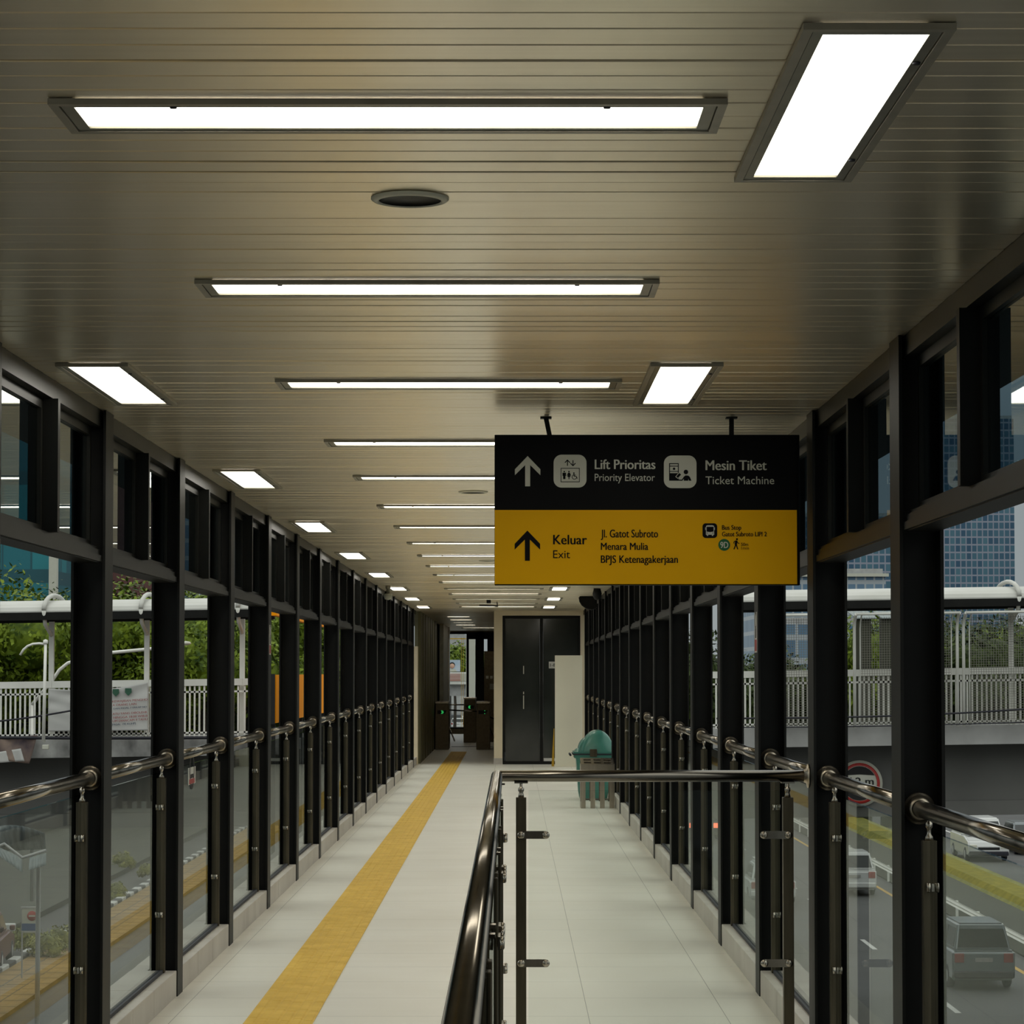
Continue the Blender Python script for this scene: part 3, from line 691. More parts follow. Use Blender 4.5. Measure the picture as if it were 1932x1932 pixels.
# ============================================================ BINS
g = thing('wheelie_bin', 'green plastic bin with glossy domed lid by the right columns', 'bin', (.955, 29.15, 0))
Wb = .235
def ring_rect(b, rows, n=None):
    for i in range(len(rows)-1):
        (a0, a1, c0, c1, z0), (e0, e1, g0, g1, z1) = rows[i], rows[i+1]
        b.add([(a0,c0,z0),(a1,c0,z0),(a1,c1,z0),(a0,c1,z0),(e0,g0,z1),(e1,g0,z1),(e1,g1,z1),(e0,g1,z1)], [(0,1,5,4),(1,2,6,5),(2,3,7,6),(3,0,4,7)])
    return b
b = MB()
ring_rect(b, [(-.16,.16,-.18,.18,.02), (-.175,.175,-.2,.2,.1), (-.20,.20,-.235,.235,.46), (-.205,.205,-.24,.24,.49), (-.225,.225,-.25,.25,.495), (-.225,.225,-.25,.25,.53)])
b.add([(-.16,-.18,.02),(.16,-.18,.02),(.16,.18,.02),(-.16,.18,.02)], [(0,3,2,1)])
b.build('bin_body', 'green_plastic', g, .008, seg=2)
b = MB(); nA, nB = 24, 14
# domed roll-top lid: big arc to the right, smaller step arc to the left
def dome(x0, x1, y0, y1, z0, hgt, b):
    vs = []; fs = []
    for j in range(nB+1):
        v = j/nB; yy = y0+(y1-y0)*v; e_ = math.sqrt(max(0, 1-abs(2*v-1)**6))
        for i in range(nA+1):
            a = PI*i/nA; xx = (x0+x1)/2-(x1-x0)/2*math.cos(a); zz = z0+hgt*math.sin(a)*e_
            vs.append((xx, yy, zz))
    for j in range(nB):
        for i in range(nA): q = j*(nA+1)+i; fs.append((q, q+1, q+nA+2, q+nA+1))
    b.add(vs, fs, True)
dome(-.14, .238, -.24, .24, .568, .252, b); dome(-.18, .04, -.215, .215, .568, .165, b); dome(-.215, -.12, -.2, .2, .568, .035, b)
b.box(-.235, .24, -.258, .258, .547, .568)
b.build('bin_lid', 'green_plastic', g, fix=True)
MB().box(-.245, .235, -.262, .262, .531, .547).build('lid_seal', 'rubber', g)
MB().box(-.045, .04, -.275, -.262, .51, .60).build('latch', 'post_steel', g, .003)
MB().tube([(-.27, -.24, .53), (-.27, .24, .53)], .014, 10).build('hinge_bar', 'rubber', g)
for x in (-.13, .13): MB().lathe([(0, -.02), (.045, -.02), (.045, .02), (0, .02)], (x, .16, .045), 'X', 16).build('wheel', 'rubber', g)
g = thing('steel_bin_stand', 'slatted stainless steel box stand in front of the green bin', 'bin stand', (.945, 27.4, 0))
hw = .185; dp = .17; b = MB()
# top plate with six square holes as a grid of bars
xs = [-hw, -.145, -.065, -.035, .045+.0, .075, .155, hw]
for x0, x1 in ((-hw, -.15), (-.07, -.04), (.04, .07), (.15, hw)): b.box(x0, x1, -dp, dp, .560, .568)
for y0, y1 in ((-dp, -.12), (-.02, .02), (.12, dp)): b.box(-.15, .15, y0, y1, .5605, .5675)
b.v = [(x, y, z-.024-.045*(dp-y)/(2*dp)*1.3) for x, y, z in b.v]; b.build('top_plate', 'steel', g)
b = MB(); b.box(-hw, hw, -dp-.002, -dp, .41, .484); b.box(-hw, hw, dp, dp+.002, .41, .54); b.box(-hw-.002, -hw, -dp, dp, .41, .49); b.box(hw, hw+.002, -dp, dp, .41, .49)
b.build('top_band', 'steel', g)
for x in (-.16, -.055, .05, .155):
    MB().box(x-.026, x+.026, -dp-.004, -dp-.0022, 0, .43).build('leg', 'steel', g)
    MB().box(x-.026, x+.026, dp+.0022, dp+.004, .06, .41).build('slat', 'steel', g)
for yy in (-.10, .0, .10): MB().box(-hw-.004, -hw-.002, yy-.026, yy+.026, .0, .41).build('side_slat', 'steel', g); MB().box(hw+.002, hw+.004, yy-.026, yy+.026, .0, .41).build('side_slat', 'steel', g)
# ============================================================ STICKERS
def sticker(name, lab, loc, w_, h_, axis, d):
    t = thing(name, lab, 'sticker', loc)
    e_ = d*.0012
    def pl_(y0, y1, z0, z1, o0, o1, m, nm, par):
        lo, hi = sorted((d*o0, d*o1)); return MB().box(lo, hi, y0, y1, z0, z1).build(nm, m, par)
    base = pl_(0, w_, 0, h_, .0006, .0014, 'sticker_white', 'sticker_sheet', t)
    pl_(w_*.12, w_*.88, h_*.04, h_*.32, .0015, .0019, 'sticker_red', 'red_block', base)
    lo, hi = sorted((d*.0015, d*.0019)); b = MB()
    cy_, cz_, R_ = w_/2, h_*.80, w_*.34
    for k in range(20):
        a0, a1 = 2*PI*k/20, 2*PI*(k+1)/20
        b.add([(d*.0018, cy_+R_*math.cos(a0), cz_+R_*math.sin(a0)), (d*.0018, cy_+R_*math.cos(a1), cz_+R_*math.sin(a1)), (d*.0018, cy_+.72*R_*math.cos(a1), cz_+.72*R_*math.sin(a1)), (d*.0018, cy_+.72*R_*math.cos(a0), cz_+.72*R_*math.sin(a0))], [(0,1,2,3)])
    b.box(lo, hi, w_*.3, w_*.7, h_*.36, h_*.60); b.build('symbol', 'black', base)
    return t
sticker('warning_sticker', 'tall white and red sticker on a left column near the orange frame', (XL+.0005, CN(3)+.03, at(509, 1235, CN(3)).z), .12, .19, 'X', 1)
sticker('warning_sticker', 'tall white and red sticker on a right column below the hanging sign', (XR-.0005, CN(1)+.03, at(1425, 1231, CN(1)).z), .12, .19, 'X', -1)
q = at(356, 1482, 12.25)
sticker('glass_sticker', 'white and red sticker on the third left glass pane', (XL-.060, 12.26, q.z), .28, .085, 'X', 1)
# ============================================================ OUTSIDE: GROUND
GZ = -7.3
def pbox(name, m, x0, x1, y0, y1, z0, z1, lab=None, cat=None, kind=None):
    o = MB().box(x0, x1, y0, y1, z0, z1).build(name, m)
    if lab: tag(o, lab, cat)
    if kind: o['kind'] = kind
    return o
struct(pbox('ground', 'asphalt_dark', -160, 200, -5, 900, GZ-1, GZ-.05))
struct(pbox('road_right', 'asphalt', -6, 15.6, 5, 600, GZ-.05, GZ))
struct(pbox('road_opposite', 'asphalt', 20.3, 34, 5, 600, GZ-.05, GZ))
struct(pbox('road_left', 'asphalt', -12.9, -6, 5, 600, GZ-.05, GZ-.02))
# green median bank on the right, sloping
b = MB(); b.prism([(15.9, GZ), (16.4, GZ+.35), (18.3, GZ+.25), (18.3, GZ-.05), (15.9, GZ-.05)], 20, 500)
tag(b.build('median_soil', 'soil'), 'dark mown slope of the road median on the right', 'verge', kind='stuff')
b = MB(); b.prism([(18.3, GZ+.25), (18.6, GZ+.55), (19.9, GZ+.55), (20.2, GZ), (20.2, GZ-.05), (18.3, GZ-.05)], 20, 500)
tag(b.build('median_grass', 'grass'), 'bright yellow-green strip of grass along the road median', 'grass', kind='stuff')
# guard rail
gr = thing('guard_rail', 'long grey guard rail along the edge of the right road', 'guard rail', (15.75, 30, GZ))
b = MB()
prof = [(-.02, .45), (.03, .50), (-.02, .57), (.03, .64), (-.02, .69)]
for i in range(4):
    (a0, c0), (a1, c1) = prof[i], prof[i+1]
    b.add([(a0, 0, c0), (a1, 0, c1), (a1, 300, c1), (a0, 300, c0), (a0+.01, 0, c0), (a1+.01, 0, c1), (a1+.01, 300, c1), (a0+.01, 300, c0)], [(0,1,2,3), (7,6,5,4), (0,4,5,1), (2,6,7,3), (0,3,7,4), (1,5,6,2)])
b.build('rail_beam', 'fence_white', gr)
for y in range(2, 300, 4): MB().box(.04, .12, y, y+.1, 0, .68).build('rail_post', 'fence_white', gr)
# lane marks
b = MB()
for i in range(-3, 40): b.box(11.45, 11.6, 64+i*7.3, 64+i*7.3+2.9, GZ+.001, GZ+.008)
tag(b.build('lane_dashes', 'line_white'), 'white dashed lane line on the right road', 'road marking', kind='stuff')
tag(MB().box(14.9, 15.05, 20, 500, GZ+.001, GZ+.008).build('edge_line', 'line_yellow'), 'yellow edge line beside the guard rail', 'road marking')
b = MB()
for i in range(0, 40): b.box(24.0, 24.15, 40+i*7.3, 43+i*7.3, GZ+.001, GZ+.008)
tag(b.build('lane_dashes', 'line_white'), 'white dashed lane line on the opposite road beyond the median', 'road marking', kind='stuff')
# yellow sidewalk with wavy joints and black-white kerb on the left
b = MB(); b.box(-14.8, -12.9, 20, 400, GZ-.03, GZ+.10)
sw = tag(b.build('yellow_sidewalk', 'paving_yellow'), 'yellow-brown paved sidewalk far below on the left', 'sidewalk')
b = MB(); rr = random.Random(11)
for i in range(0, 160):
    y = 40+i*1.2
    for j in range(3): b.box(-14.7+j*.62, -14.7+j*.62+.6, y+j*.25, y+j*.25+.03, GZ+.101, GZ+.104)
for j in range(1, 3): b.box(-14.8+j*.63, -14.77+j*.63, 30, 230, GZ+.101, GZ+.104)
b.build('paving_joint', 'kerb_black', sw)
for nm, off, m_ in (('white', 0, 'kerb_white'), ('black', 1, 'kerb_black')):
    b = MB()
    for i in range(70):
        y = 50+(2*i+off)*1.0; b.box(-15.1, -14.8, y, y+.97, GZ-.05, GZ+.22)
    tag(b.build('kerb_stones', m_, bevel=.03), '%s kerb stones in the striped kerb beside the yellow sidewalk' % nm, 'kerb', kind='stuff')
# second kerb beyond the side road
for nm, off, m_ in (('white', 0, 'kerb_white'), ('black', 1, 'kerb_black')):
    b = MB()
    for i in range(12):
        x = -17.0-(2*i+off)*1.3; b.box(x-1.27, x, 84.5, 84.9, GZ-.05, GZ+.2)
    tag(b.build('kerb_stones', m_, bevel=.03), '%s kerb stones of the planted island behind the no-entry sign' % nm, 'kerb', kind='stuff')
struct(pbox('planting_island', 'soil', -50, -17, 84.9, 150, GZ-.05, GZ+.15))
# ============================================================ FLYOVER WITH FOOTBRIDGE FENCE
FY0 = 55.0; TILT = math.radians(.83)
def tilt_pt(x, z):   # the crossing climbs slightly to the right
    return z + x*math.tan(TILT)
def shear(o):
    for v in o.data.vertices: v.co.z += v.co.x*math.tan(TILT)
    return o
def E(z): return EYE+z
for nm, xa_, xb_ in (('left', -40, -5.05), ('right', 4.3, 40)):
    fl = thing('flyover', 'grey concrete flyover crossing behind the %s windows' % nm, 'flyover')
    shear(MB().box(xa_, xb_, FY0, FY0+.25, E(-1.76), E(-1.33)).build('parapet', 'concrete_stained' if nm == 'left' else 'concrete', fl))
    shear(MB().box(xa_, xb_, FY0+.25, FY0+9, E(-1.76), E(-1.5)).build('deck', 'concrete_dark', fl))
    shear(MB().box(xa_, xb_, FY0+.95, FY0+1.25, E(-3.05), E(-1.761)).build('girder', 'concrete_dark', fl))
    shear(MB().box(xa_, xb_, FY0+.80, FY0+1.4, E(-3.38), E(-3.051)).build('girder_flange', 'concrete_dark', fl))
    shear(MB().box(xa_, xb_, FY0+4, FY0+8, E(-3.2), E(-1.761)).build('girder', 'concrete_dark', fl))
def fence_section(xa_, xb_, lab, grp):
    f = thing('fence_section', lab, 'fence', (0, 0, 0), 0, grp)
    y = FY0+.05
    shear(MB().box(xa_, xb_-.003, y, y+.10, E(-.205), E(-.055)).build('top_rail', 'fence_white', f))
    b = MB(); b.box(xa_, xb_-.003, y+.03, y+.07, E(-.36), E(-.32)); b.box(xa_, xb_-.003, y+.03, y+.07, E(-1.27), E(-1.23))
    x = xa_+.05
    while x < xb_-.03: b.box(x-.019, x+.019, y+.03, y+.07, E(-1.33), E(-.20)); x += .108
    shear(b.build('pickets', 'fence_white', f))
    return f
xs_l = [at(x, 1268, FY0).x for x in (97-183*3, 97-366, 97-183, 97, 280, 457)]+[-5.3]
names_l = ['outside the frame far left', 'outside the frame left', 'at the left photo edge', 'behind the printed white banner', 'just right of the banner', 'beside the orange frame']
for i in range(6): fence_section(xs_l[i], xs_l[i+1], 'white picket fence section on the left flyover, %s' % names_l[i], 'white fence sections on the left flyover')
xs_r = [4.4, at(1600, 1268, FY0).x, at(1822, 1268, FY0).x, at(2044, 1268, FY0).x, at(2266, 1268, FY0).x]
names_r = ['below the hanging sign', 'in the opening beside the sign', 'in the far right opening', 'outside the frame']
for i in range(4): fence_section(xs_r[i], xs_r[i+1], 'rusty pale picket fence section on the right flyover, %s' % names_r[i], 'pale fence sections on the right flyover')
def canopy(xa_, xb_, lab, ribs):
    c = thing('footbridge_canopy', lab, 'canopy')
    n = 10; vs = []; W2 = 1.37; yc = FY0+.8
    pr = [(yc-W2*math.cos(PI*i/n), E(1.50)+.27*math.sin(PI*i/n)) for i in range(n+1)]
    b = MB(); x = xa_
    while x < xb_-.01:
        xe = min(x+2.17, xb_)
        for i in range(n):
            (ya, za), (yb, zb) = pr[i], pr[i+1]
            b.add([(x+.01, ya, za), (xe-.01, ya, za), (xe-.01, yb, zb), (x+.01, yb, zb), (x+.01, ya, za-.03), (xe-.01, ya, za-.03), (xe-.01, yb, zb-.03), (x+.01, yb, zb-.03)], [(0,1,2,3), (7,6,5,4), (0,4,5,1), (2,6,7,3), (0,3,7,4), (1,5,6,2)])
        x = xe
    shear(b.build('canopy_roof', 'canopy_white', c))
    shear(MB().box(xa_, xb_, yc-W2-.02, yc-W2+.06, E(1.30), E(1.47)).build('canopy_edge_beam', 'black_steel', c))
    shear(MB().box(xa_, xb_, yc+W2-.06, yc+W2+.02, E(1.30), E(1.47)).build('canopy_edge_beam', 'black_steel', c))
    for x in ribs:
        pts = [(x, yc-(W2+.04)*math.cos(PI*i/10), E(1.52)+.36*math.sin(PI*i/10)) for i in range(11)]
        shear(MB().tube(pts, .05, 10).build('canopy_rib', 'canopy_white', c))
        shear(MB().tube([(x, yc-W2-.04, E(1.5)), (x, yc-W2+.15, E(1.2)), (x, FY0+.30, E(.98))], .045, 8).build('canopy_bracket', 'fence_white', c))
        shear(MB().box(x-.055, x+.055, FY0+.30, FY0+.41, E(-1.5), E(1.28)).build('canopy_post', 'fence_white', c))
    return c
canopy(-40, -5.5, 'white curved roof over the footbridge seen through the left openings', [at(x, 1268, FY0+.35).x for x in (-269, -86, 97, 277, 457)])
canopy(5.1, 40, 'white curved roof over the footbridge seen through the right openings', [at(x, 1268, FY0+.35).x for x in (1727, 1908, 2090)])
# mesh screens on the right flyover
for i, (xa_, xb_) in enumerate(((1432, 1590), (1612, 1806), (1818, 2010), (2022, 2200))):
    X0, X1 = at(xa_, 1268, FY0-.2).x, at(xb_, 1268, FY0-.2).x
    ms = thing('mesh_screen', 'tall curved-top wire mesh screen on the right flyover, %s' % ['half hidden by columns', 'in the opening beside the sign', 'in the far right opening', 'outside the frame'][i], 'mesh screen', (0,0,0), 0, 'wire mesh screens')
    def curve(x, dx=0): return [(x, FY0-.22, E(-1.35)), (x, FY0-.22, E(.85)), (x, FY0-.28, E(1.0)), (x, FY0-.42, E(1.12)), (x, FY0-.55, E(1.17))]
    for x in (X0, X1): shear(MB().tube(curve(x), .035, 8).build('side_tube', 'fence_white', ms))
    for x in (X0+.13, X1-.13): shear(MB().tube(curve(x), .016, 6).build('inner_tube', 'fence_white', ms))
    shear(MB().tube([(X0, FY0-.55, E(1.17)), (X1, FY0-.55, E(1.17))], .03, 8).build('top_tube', 'fence_white', ms))
    b = MB(); x = X0+.17
    while x < X1-.15: b.box(x-.004, x+.004, FY0-.235, FY0-.227, E(-1.3), E(1.1)); x += .055
    z = -1.3
    while z < 1.1: b.box(X0+.14, X1-.14, FY0-.227, FY0-.219, E(z)-.004, E(z)+.004); z += .055
    shear(b.build('wire_mesh', 'mesh_wire', ms))
# cables sagging over the flyover fence
def cable(lab, x0, x1, z0, z1, sag, y, r=.02):
    pts = [(x0+(x1-x0)*i/14, y, E(z0+(z1-z0)*i/14)-sag*math.sin(PI*i/14)) for i in range(15)]
    tag(MB().tube(pts, r, 6).build('cable', 'rubber'), lab, 'cable')
cable('black cable sagging across the right flyover fence', 4.5, 14, -1.02, -.60, .12, FY0-.7)
cable('lower black cable along the foot of the right flyover fence', 4.5, 14, -1.22, -1.0, .05, FY0-.75, .014)
cable('black cable slung low across the left flyover fence', -14, -9.2, -1.1, -.75, .18, FY0-.5)
cable('thick black cable at the foot of the left flyover fence', -14, -5.4, -1.42, -1.44, .03, FY0-.3, .035)
# height limit sign
hs = thing('height_limit_sign', 'round white height limit sign with red rim on the right flyover girder', 'road sign', (at(1622, 1478, FY0+.7).x, FY0+.72, at(1622, 1478, FY0+.7).z))
MB().lathe([(0, 0), (.52, 0), (.52, .03), (0, .03)], axis='Y', n=40).build('sign_disc', 'sign_white', hs)
MB().lathe([(.395, -.006), (.46, -.006), (.46, -.002), (.395, -.002)], axis='Y', n=40).build('red_rim', 'sticker_red', hs)
for s_ in (1, -1):
    pts = [(-.385*math.cos(a), s_*.385*math.sin(a)) for a in [math.radians(28+124*i/12) for i in range(13)]]
    MB().prism([(0, s_*.20)]+[(p[0], p[1]) for p in pts][::1], -.008, -.003).build('black_wedge', 'black', hs)
text_mesh('4.2 m', 'lettering', 'black', hs, -.30, .32, -.03, .13, -.009, .02)
# banner on the left fence
def cloth(name, m, P00, P10, P01, P11, nx, nz, fy, parent=None, sag=0.):
    vs = []; fs = []
    for j in range(nz+1):
        for i in range(nx+1):
            u, v = i/nx, j/nz
            p = (Vector(P00)*(1-u)+Vector(P10)*u)*(1-v)+(Vector(P01)*(1-u)+Vector(P11)*u)*v
            p.y += fy(u, v); p.z -= sag*math.sin(PI*u)*v
            vs.append(p)
    for j in range(nz):
        for i in range(nx): q = j*(nx+1)+i; fs.append((q, q+1, q+nx+2, q+nx+1))
    o = MB().add(vs, fs, True).build(name, m, parent, fix=False)
    md = o.modifiers.new('thickness', 'SOLIDIFY'); md.thickness = .004
    return o
M['banner'] = mat('banner_cloth', (.50, .50, .48), .7, 0, .08, 1)
bn = thing('printed_banner', 'white printed cloth banner with red and blue lines tied to the left fence', 'banner')
BY = FY0-.12
a_, b_, c_, d_ = at(92, 1380, BY), at(279, 1378, BY), at(92, 1299, BY), at(279, 1287, BY)
def bfold(u, v): return -.02*math.sin(9*(u+1.6*(1-v)))*(v**2)-.015*math.sin(23*(1-u)*(1-v)+3)*v
cloth('banner_sheet', 'banner', a_, b_, c_, d_, 60, 30, bfold, bn, .10)
M['banner_red'] = mat('banner_red_ink', (.30, .09, .085), .7); M['banner_blue'] = mat('banner_blue_ink', (.04, .06, .10), .7)
def bt(s, x0, x1, yb, yt, m):
    p, q = at(x0, yb, BY), at(x1, yt, BY)
    text_mesh(s, 'lettering', m, bn, p.x, q.x, p.z, q.z, BY-.05, .02, slant=.06)
bt('KEWAJIBAN MENGHO', 212.5, 279, 1325.5, 1321.5, 'banner_red')
bt('A ORANG LAIN', 213, 258, 1332.5, 1328.5, 'banner_red')
bt('DAN PASAL 7 ERKAP NO', 214.5, 278, 1338.5, 1335.5, 'banner_blue')
bt('ATU YANG DIBOLEHK', 213, 279, 1349, 1345, 'banner_red')
bt('HINGGA 18:00 WIB.B', 214.5, 279, 1356, 1352, 'banner_red')
bt('UM DIANCAM 9 TAHU', 213, 279, 1362.5, 1358.5, 'banner_red')
bt('(PASAL 192 KUHP)', 211, 257, 1369, 1365.5, 'banner_blue')
M['crest'] = mat('crest_green', (.02, .09, .05), .6)
for (cx, cy) in ((218.5, 1306), (242, 1304.5)):
    p = at(cx, cy, BY-.045)
    MB().prism([(-.07, .07), (.07, .07), (.075, -.02), (0, -.10), (-.075, -.02)], 0, .004, c=(p.x, p.y, p.z)).build('crest', 'crest', bn)
# torn photo banner hanging at the left edge
M['torn'] = mat('torn_print', (.07, .05, .065), .7, 0, .3, 2.2, col2=(.30, .22, .17))
tb = thing('torn_banner', 'torn dark and beige printed banner drooping from the left parapet', 'banner')
Y_ = FY0-.25
cloth('banner_sheet', 'torn', at(-60, 1425, Y_), at(54, 1441, Y_), at(-60, 1390, Y_), at(72, 1386, Y_), 24, 10, lambda u, v: -.06*math.sin(11*u+3*v), tb, .05)
cloth('white_fold', 'banner', at(-60, 1443, Y_-.08), at(47, 1436, Y_-.08), at(-60, 1428, Y_-.08), at(40, 1412, Y_-.08), 16, 6, lambda u, v: -.05*math.sin(14*u), tb, .0)
# street lamp and pole in front of the left fence
sl = thing('street_lamp', 'thin grey street lamp pole with a long curved arm by the left banner', 'street lamp')
p0, p1 = at(82, 1400, FY0-1), at(86, 1212, FY0-1)
MB().tube([p0, p1], [.04, .032], 12).build('pole', 'fence_white', sl)
pts = [at(x, y, FY0-1) for x, y in ((84, 1215), (74, 1214), (62, 1215), (52, 1219), (44, 1226), (38, 1236))]
MB().tube(pts, .026, 8).build('arm', 'fence_white', sl)
MB().lathe([(0, .07), (.05, .05), (.055, 0), (.05, -.03), (0, -.04)], p1, n=14).build('pole_cap', 'fence_white', sl)
MB().box(p0.x-.02, p0.x+.12, p0.y-.05, p0.y+.05, p0.z-.16, p0.z-.06).build('camera_box', 'sign_white', sl, .01)
sl = thing('street_lamp', 'pale street lamp arm with small head seen before the dark trees', 'street lamp')
q = [at(x, y, FY0+5) for x, y in ((60, 1330), (100, 1282), (112, 1264), (128, 1251), (170, 1238), (213, 1231), (277, 1225), (335, 1219))]
MB().tube(q, .04, 8).build('arm', 'fence_white', sl)
h_ = at(351, 1214, FY0+5); MB().lathe([(0, .06), (.10, .04), (.13, -.01), (.05, -.04), (0, -.05)], h_, n=16).build('lamp_head', 'sign_white', sl)
b = MB().tube([at(60, 1330, FY0+5), at(60, 1700, FY0+5)], .04, 10).build('pole', 'fence_white', sl)
# orange frame beside the left flyover end
of = thing('orange_frame', 'bright orange frame and railing beyond the left columns', 'frame', (-5.0, 52.3, 0))
MB().box(-.12, 0, 0, 14, E(-1.08), E(-.06)).build('lower_panel', 'orange', of)
MB().box(-.12, 0, 0, 14, E(1.20), E(1.31)).build('top_beam', 'orange', of)
MB().box(-.14, -.02, -.12, -.01, E(-1.1), E(-.04)).build('end_post', 'black', of)
for y in (.1, 6.9, 13.8): MB().box(-.11, -.03, y, y+.09, GZ, E(-1.081)).build('leg_post', 'black', of)
# pier of the flyover at the left
pp = thing('flyover_pier', 'blue-grey flyover pier at the left photo edge', 'pier', (-13.2, 58, GZ))
MB().box(-1.6, .85, 0, 1.5, 0, 5.4).build('pier_shaft', 'concrete_dark', pp)
# corrugated awning scraps
aw = thing('corrugated_awning', 'broken pale corrugated awning sheets below the left flyover', 'awning')
M['awning'] = mat('awning_sheet', (.22, .25, .25), .6, 0, .2, 3, stretch=(6, 1, .5))
Y_ = 50
cloth('awning_sheet', 'awning', at(-40, 1608, Y_), at(86, 1602, Y_+.8), at(-40, 1570, Y_), at(84, 1572, Y_), 40, 4, lambda u, v: .03*math.sin(u*70), aw, -.15)
cloth('awning_sheet', 'awning', at(0, 1616, Y_-.3), at(42, 1646, Y_-.3), at(-20, 1590, Y_-.1), at(42, 1618, Y_-.1), 20, 3, lambda u, v: .03*math.sin(u*40), aw)
cloth('awning_sheet', 'awning', at(54, 1642, Y_-.3), at(87, 1632, Y_-.3), at(56, 1618, Y_-.1), at(87, 1609, Y_-.1), 20, 3, lambda u, v: .03*math.sin(u*40), aw)
MB().tube([at(-40, 1612, Y_-.4), at(8, 1592, Y_-.4), at(42, 1618, Y_-.4), at(87, 1604, Y_-.4)], .03, 6).build('awning_pipe', 'concrete', aw)
sp_ = thing('steel_pole', 'slim grey pole rising behind the no-entry sign', 'pole', (at(75, 1268, 62).x, 62, GZ))
MB().tube([(0, 0, 0), (0, 0, 4.0)], .06, 10).build('pole_shaft', 'fence_white', sp_)
# no entry sign
P = at(57, 1838, 70.5)
ne = thing('no_entry_sign', 'white board with red no-entry disc and blue strip below', 'road sign', (P.x, 70.5, GZ))
zt = at(57, 1714, 70.5).z-GZ; zb = at(57, 1756, 70.5).z-GZ; zm = at(57, 1742, 70.5).z-GZ
MB().box(-.25, .25, 0, .03, zm, zt).build('white_board', 'sign_white', ne)
M['blue_strip'] = mat('blue_strip', (.02, .07, .20), .5)
bs_ = MB().box(-.25, .25, 0, .03, zb, zm-.01).build('blue_strip', 'blue_strip', ne)
MB().lathe([(0, -.012), (.14, -.012), (.14, -.002), (0, -.002)], (.04, 0, (zm+zt)/2), 'Y', 24).build('red_disc', 'sticker_red', ne)
MB().box(-.05, .13, -.02, -.013, (zm+zt)/2-.025, (zm+zt)/2+.025).build('white_bar', 'sign_white', ne)
MB().box(-.28, .28, -.01, .05, zt, zt+.05).build('top_strip', 'kerb_white', ne); MB().box(-.26, .28, -.01, .04, zb-.05, zb-.01).build('bottom_strip', 'kerb_white', ne)
for x in (-.25, .22): MB().box(x-.02, x+.02, .031, .07, 0, zt).build('leg', 'concrete', ne)
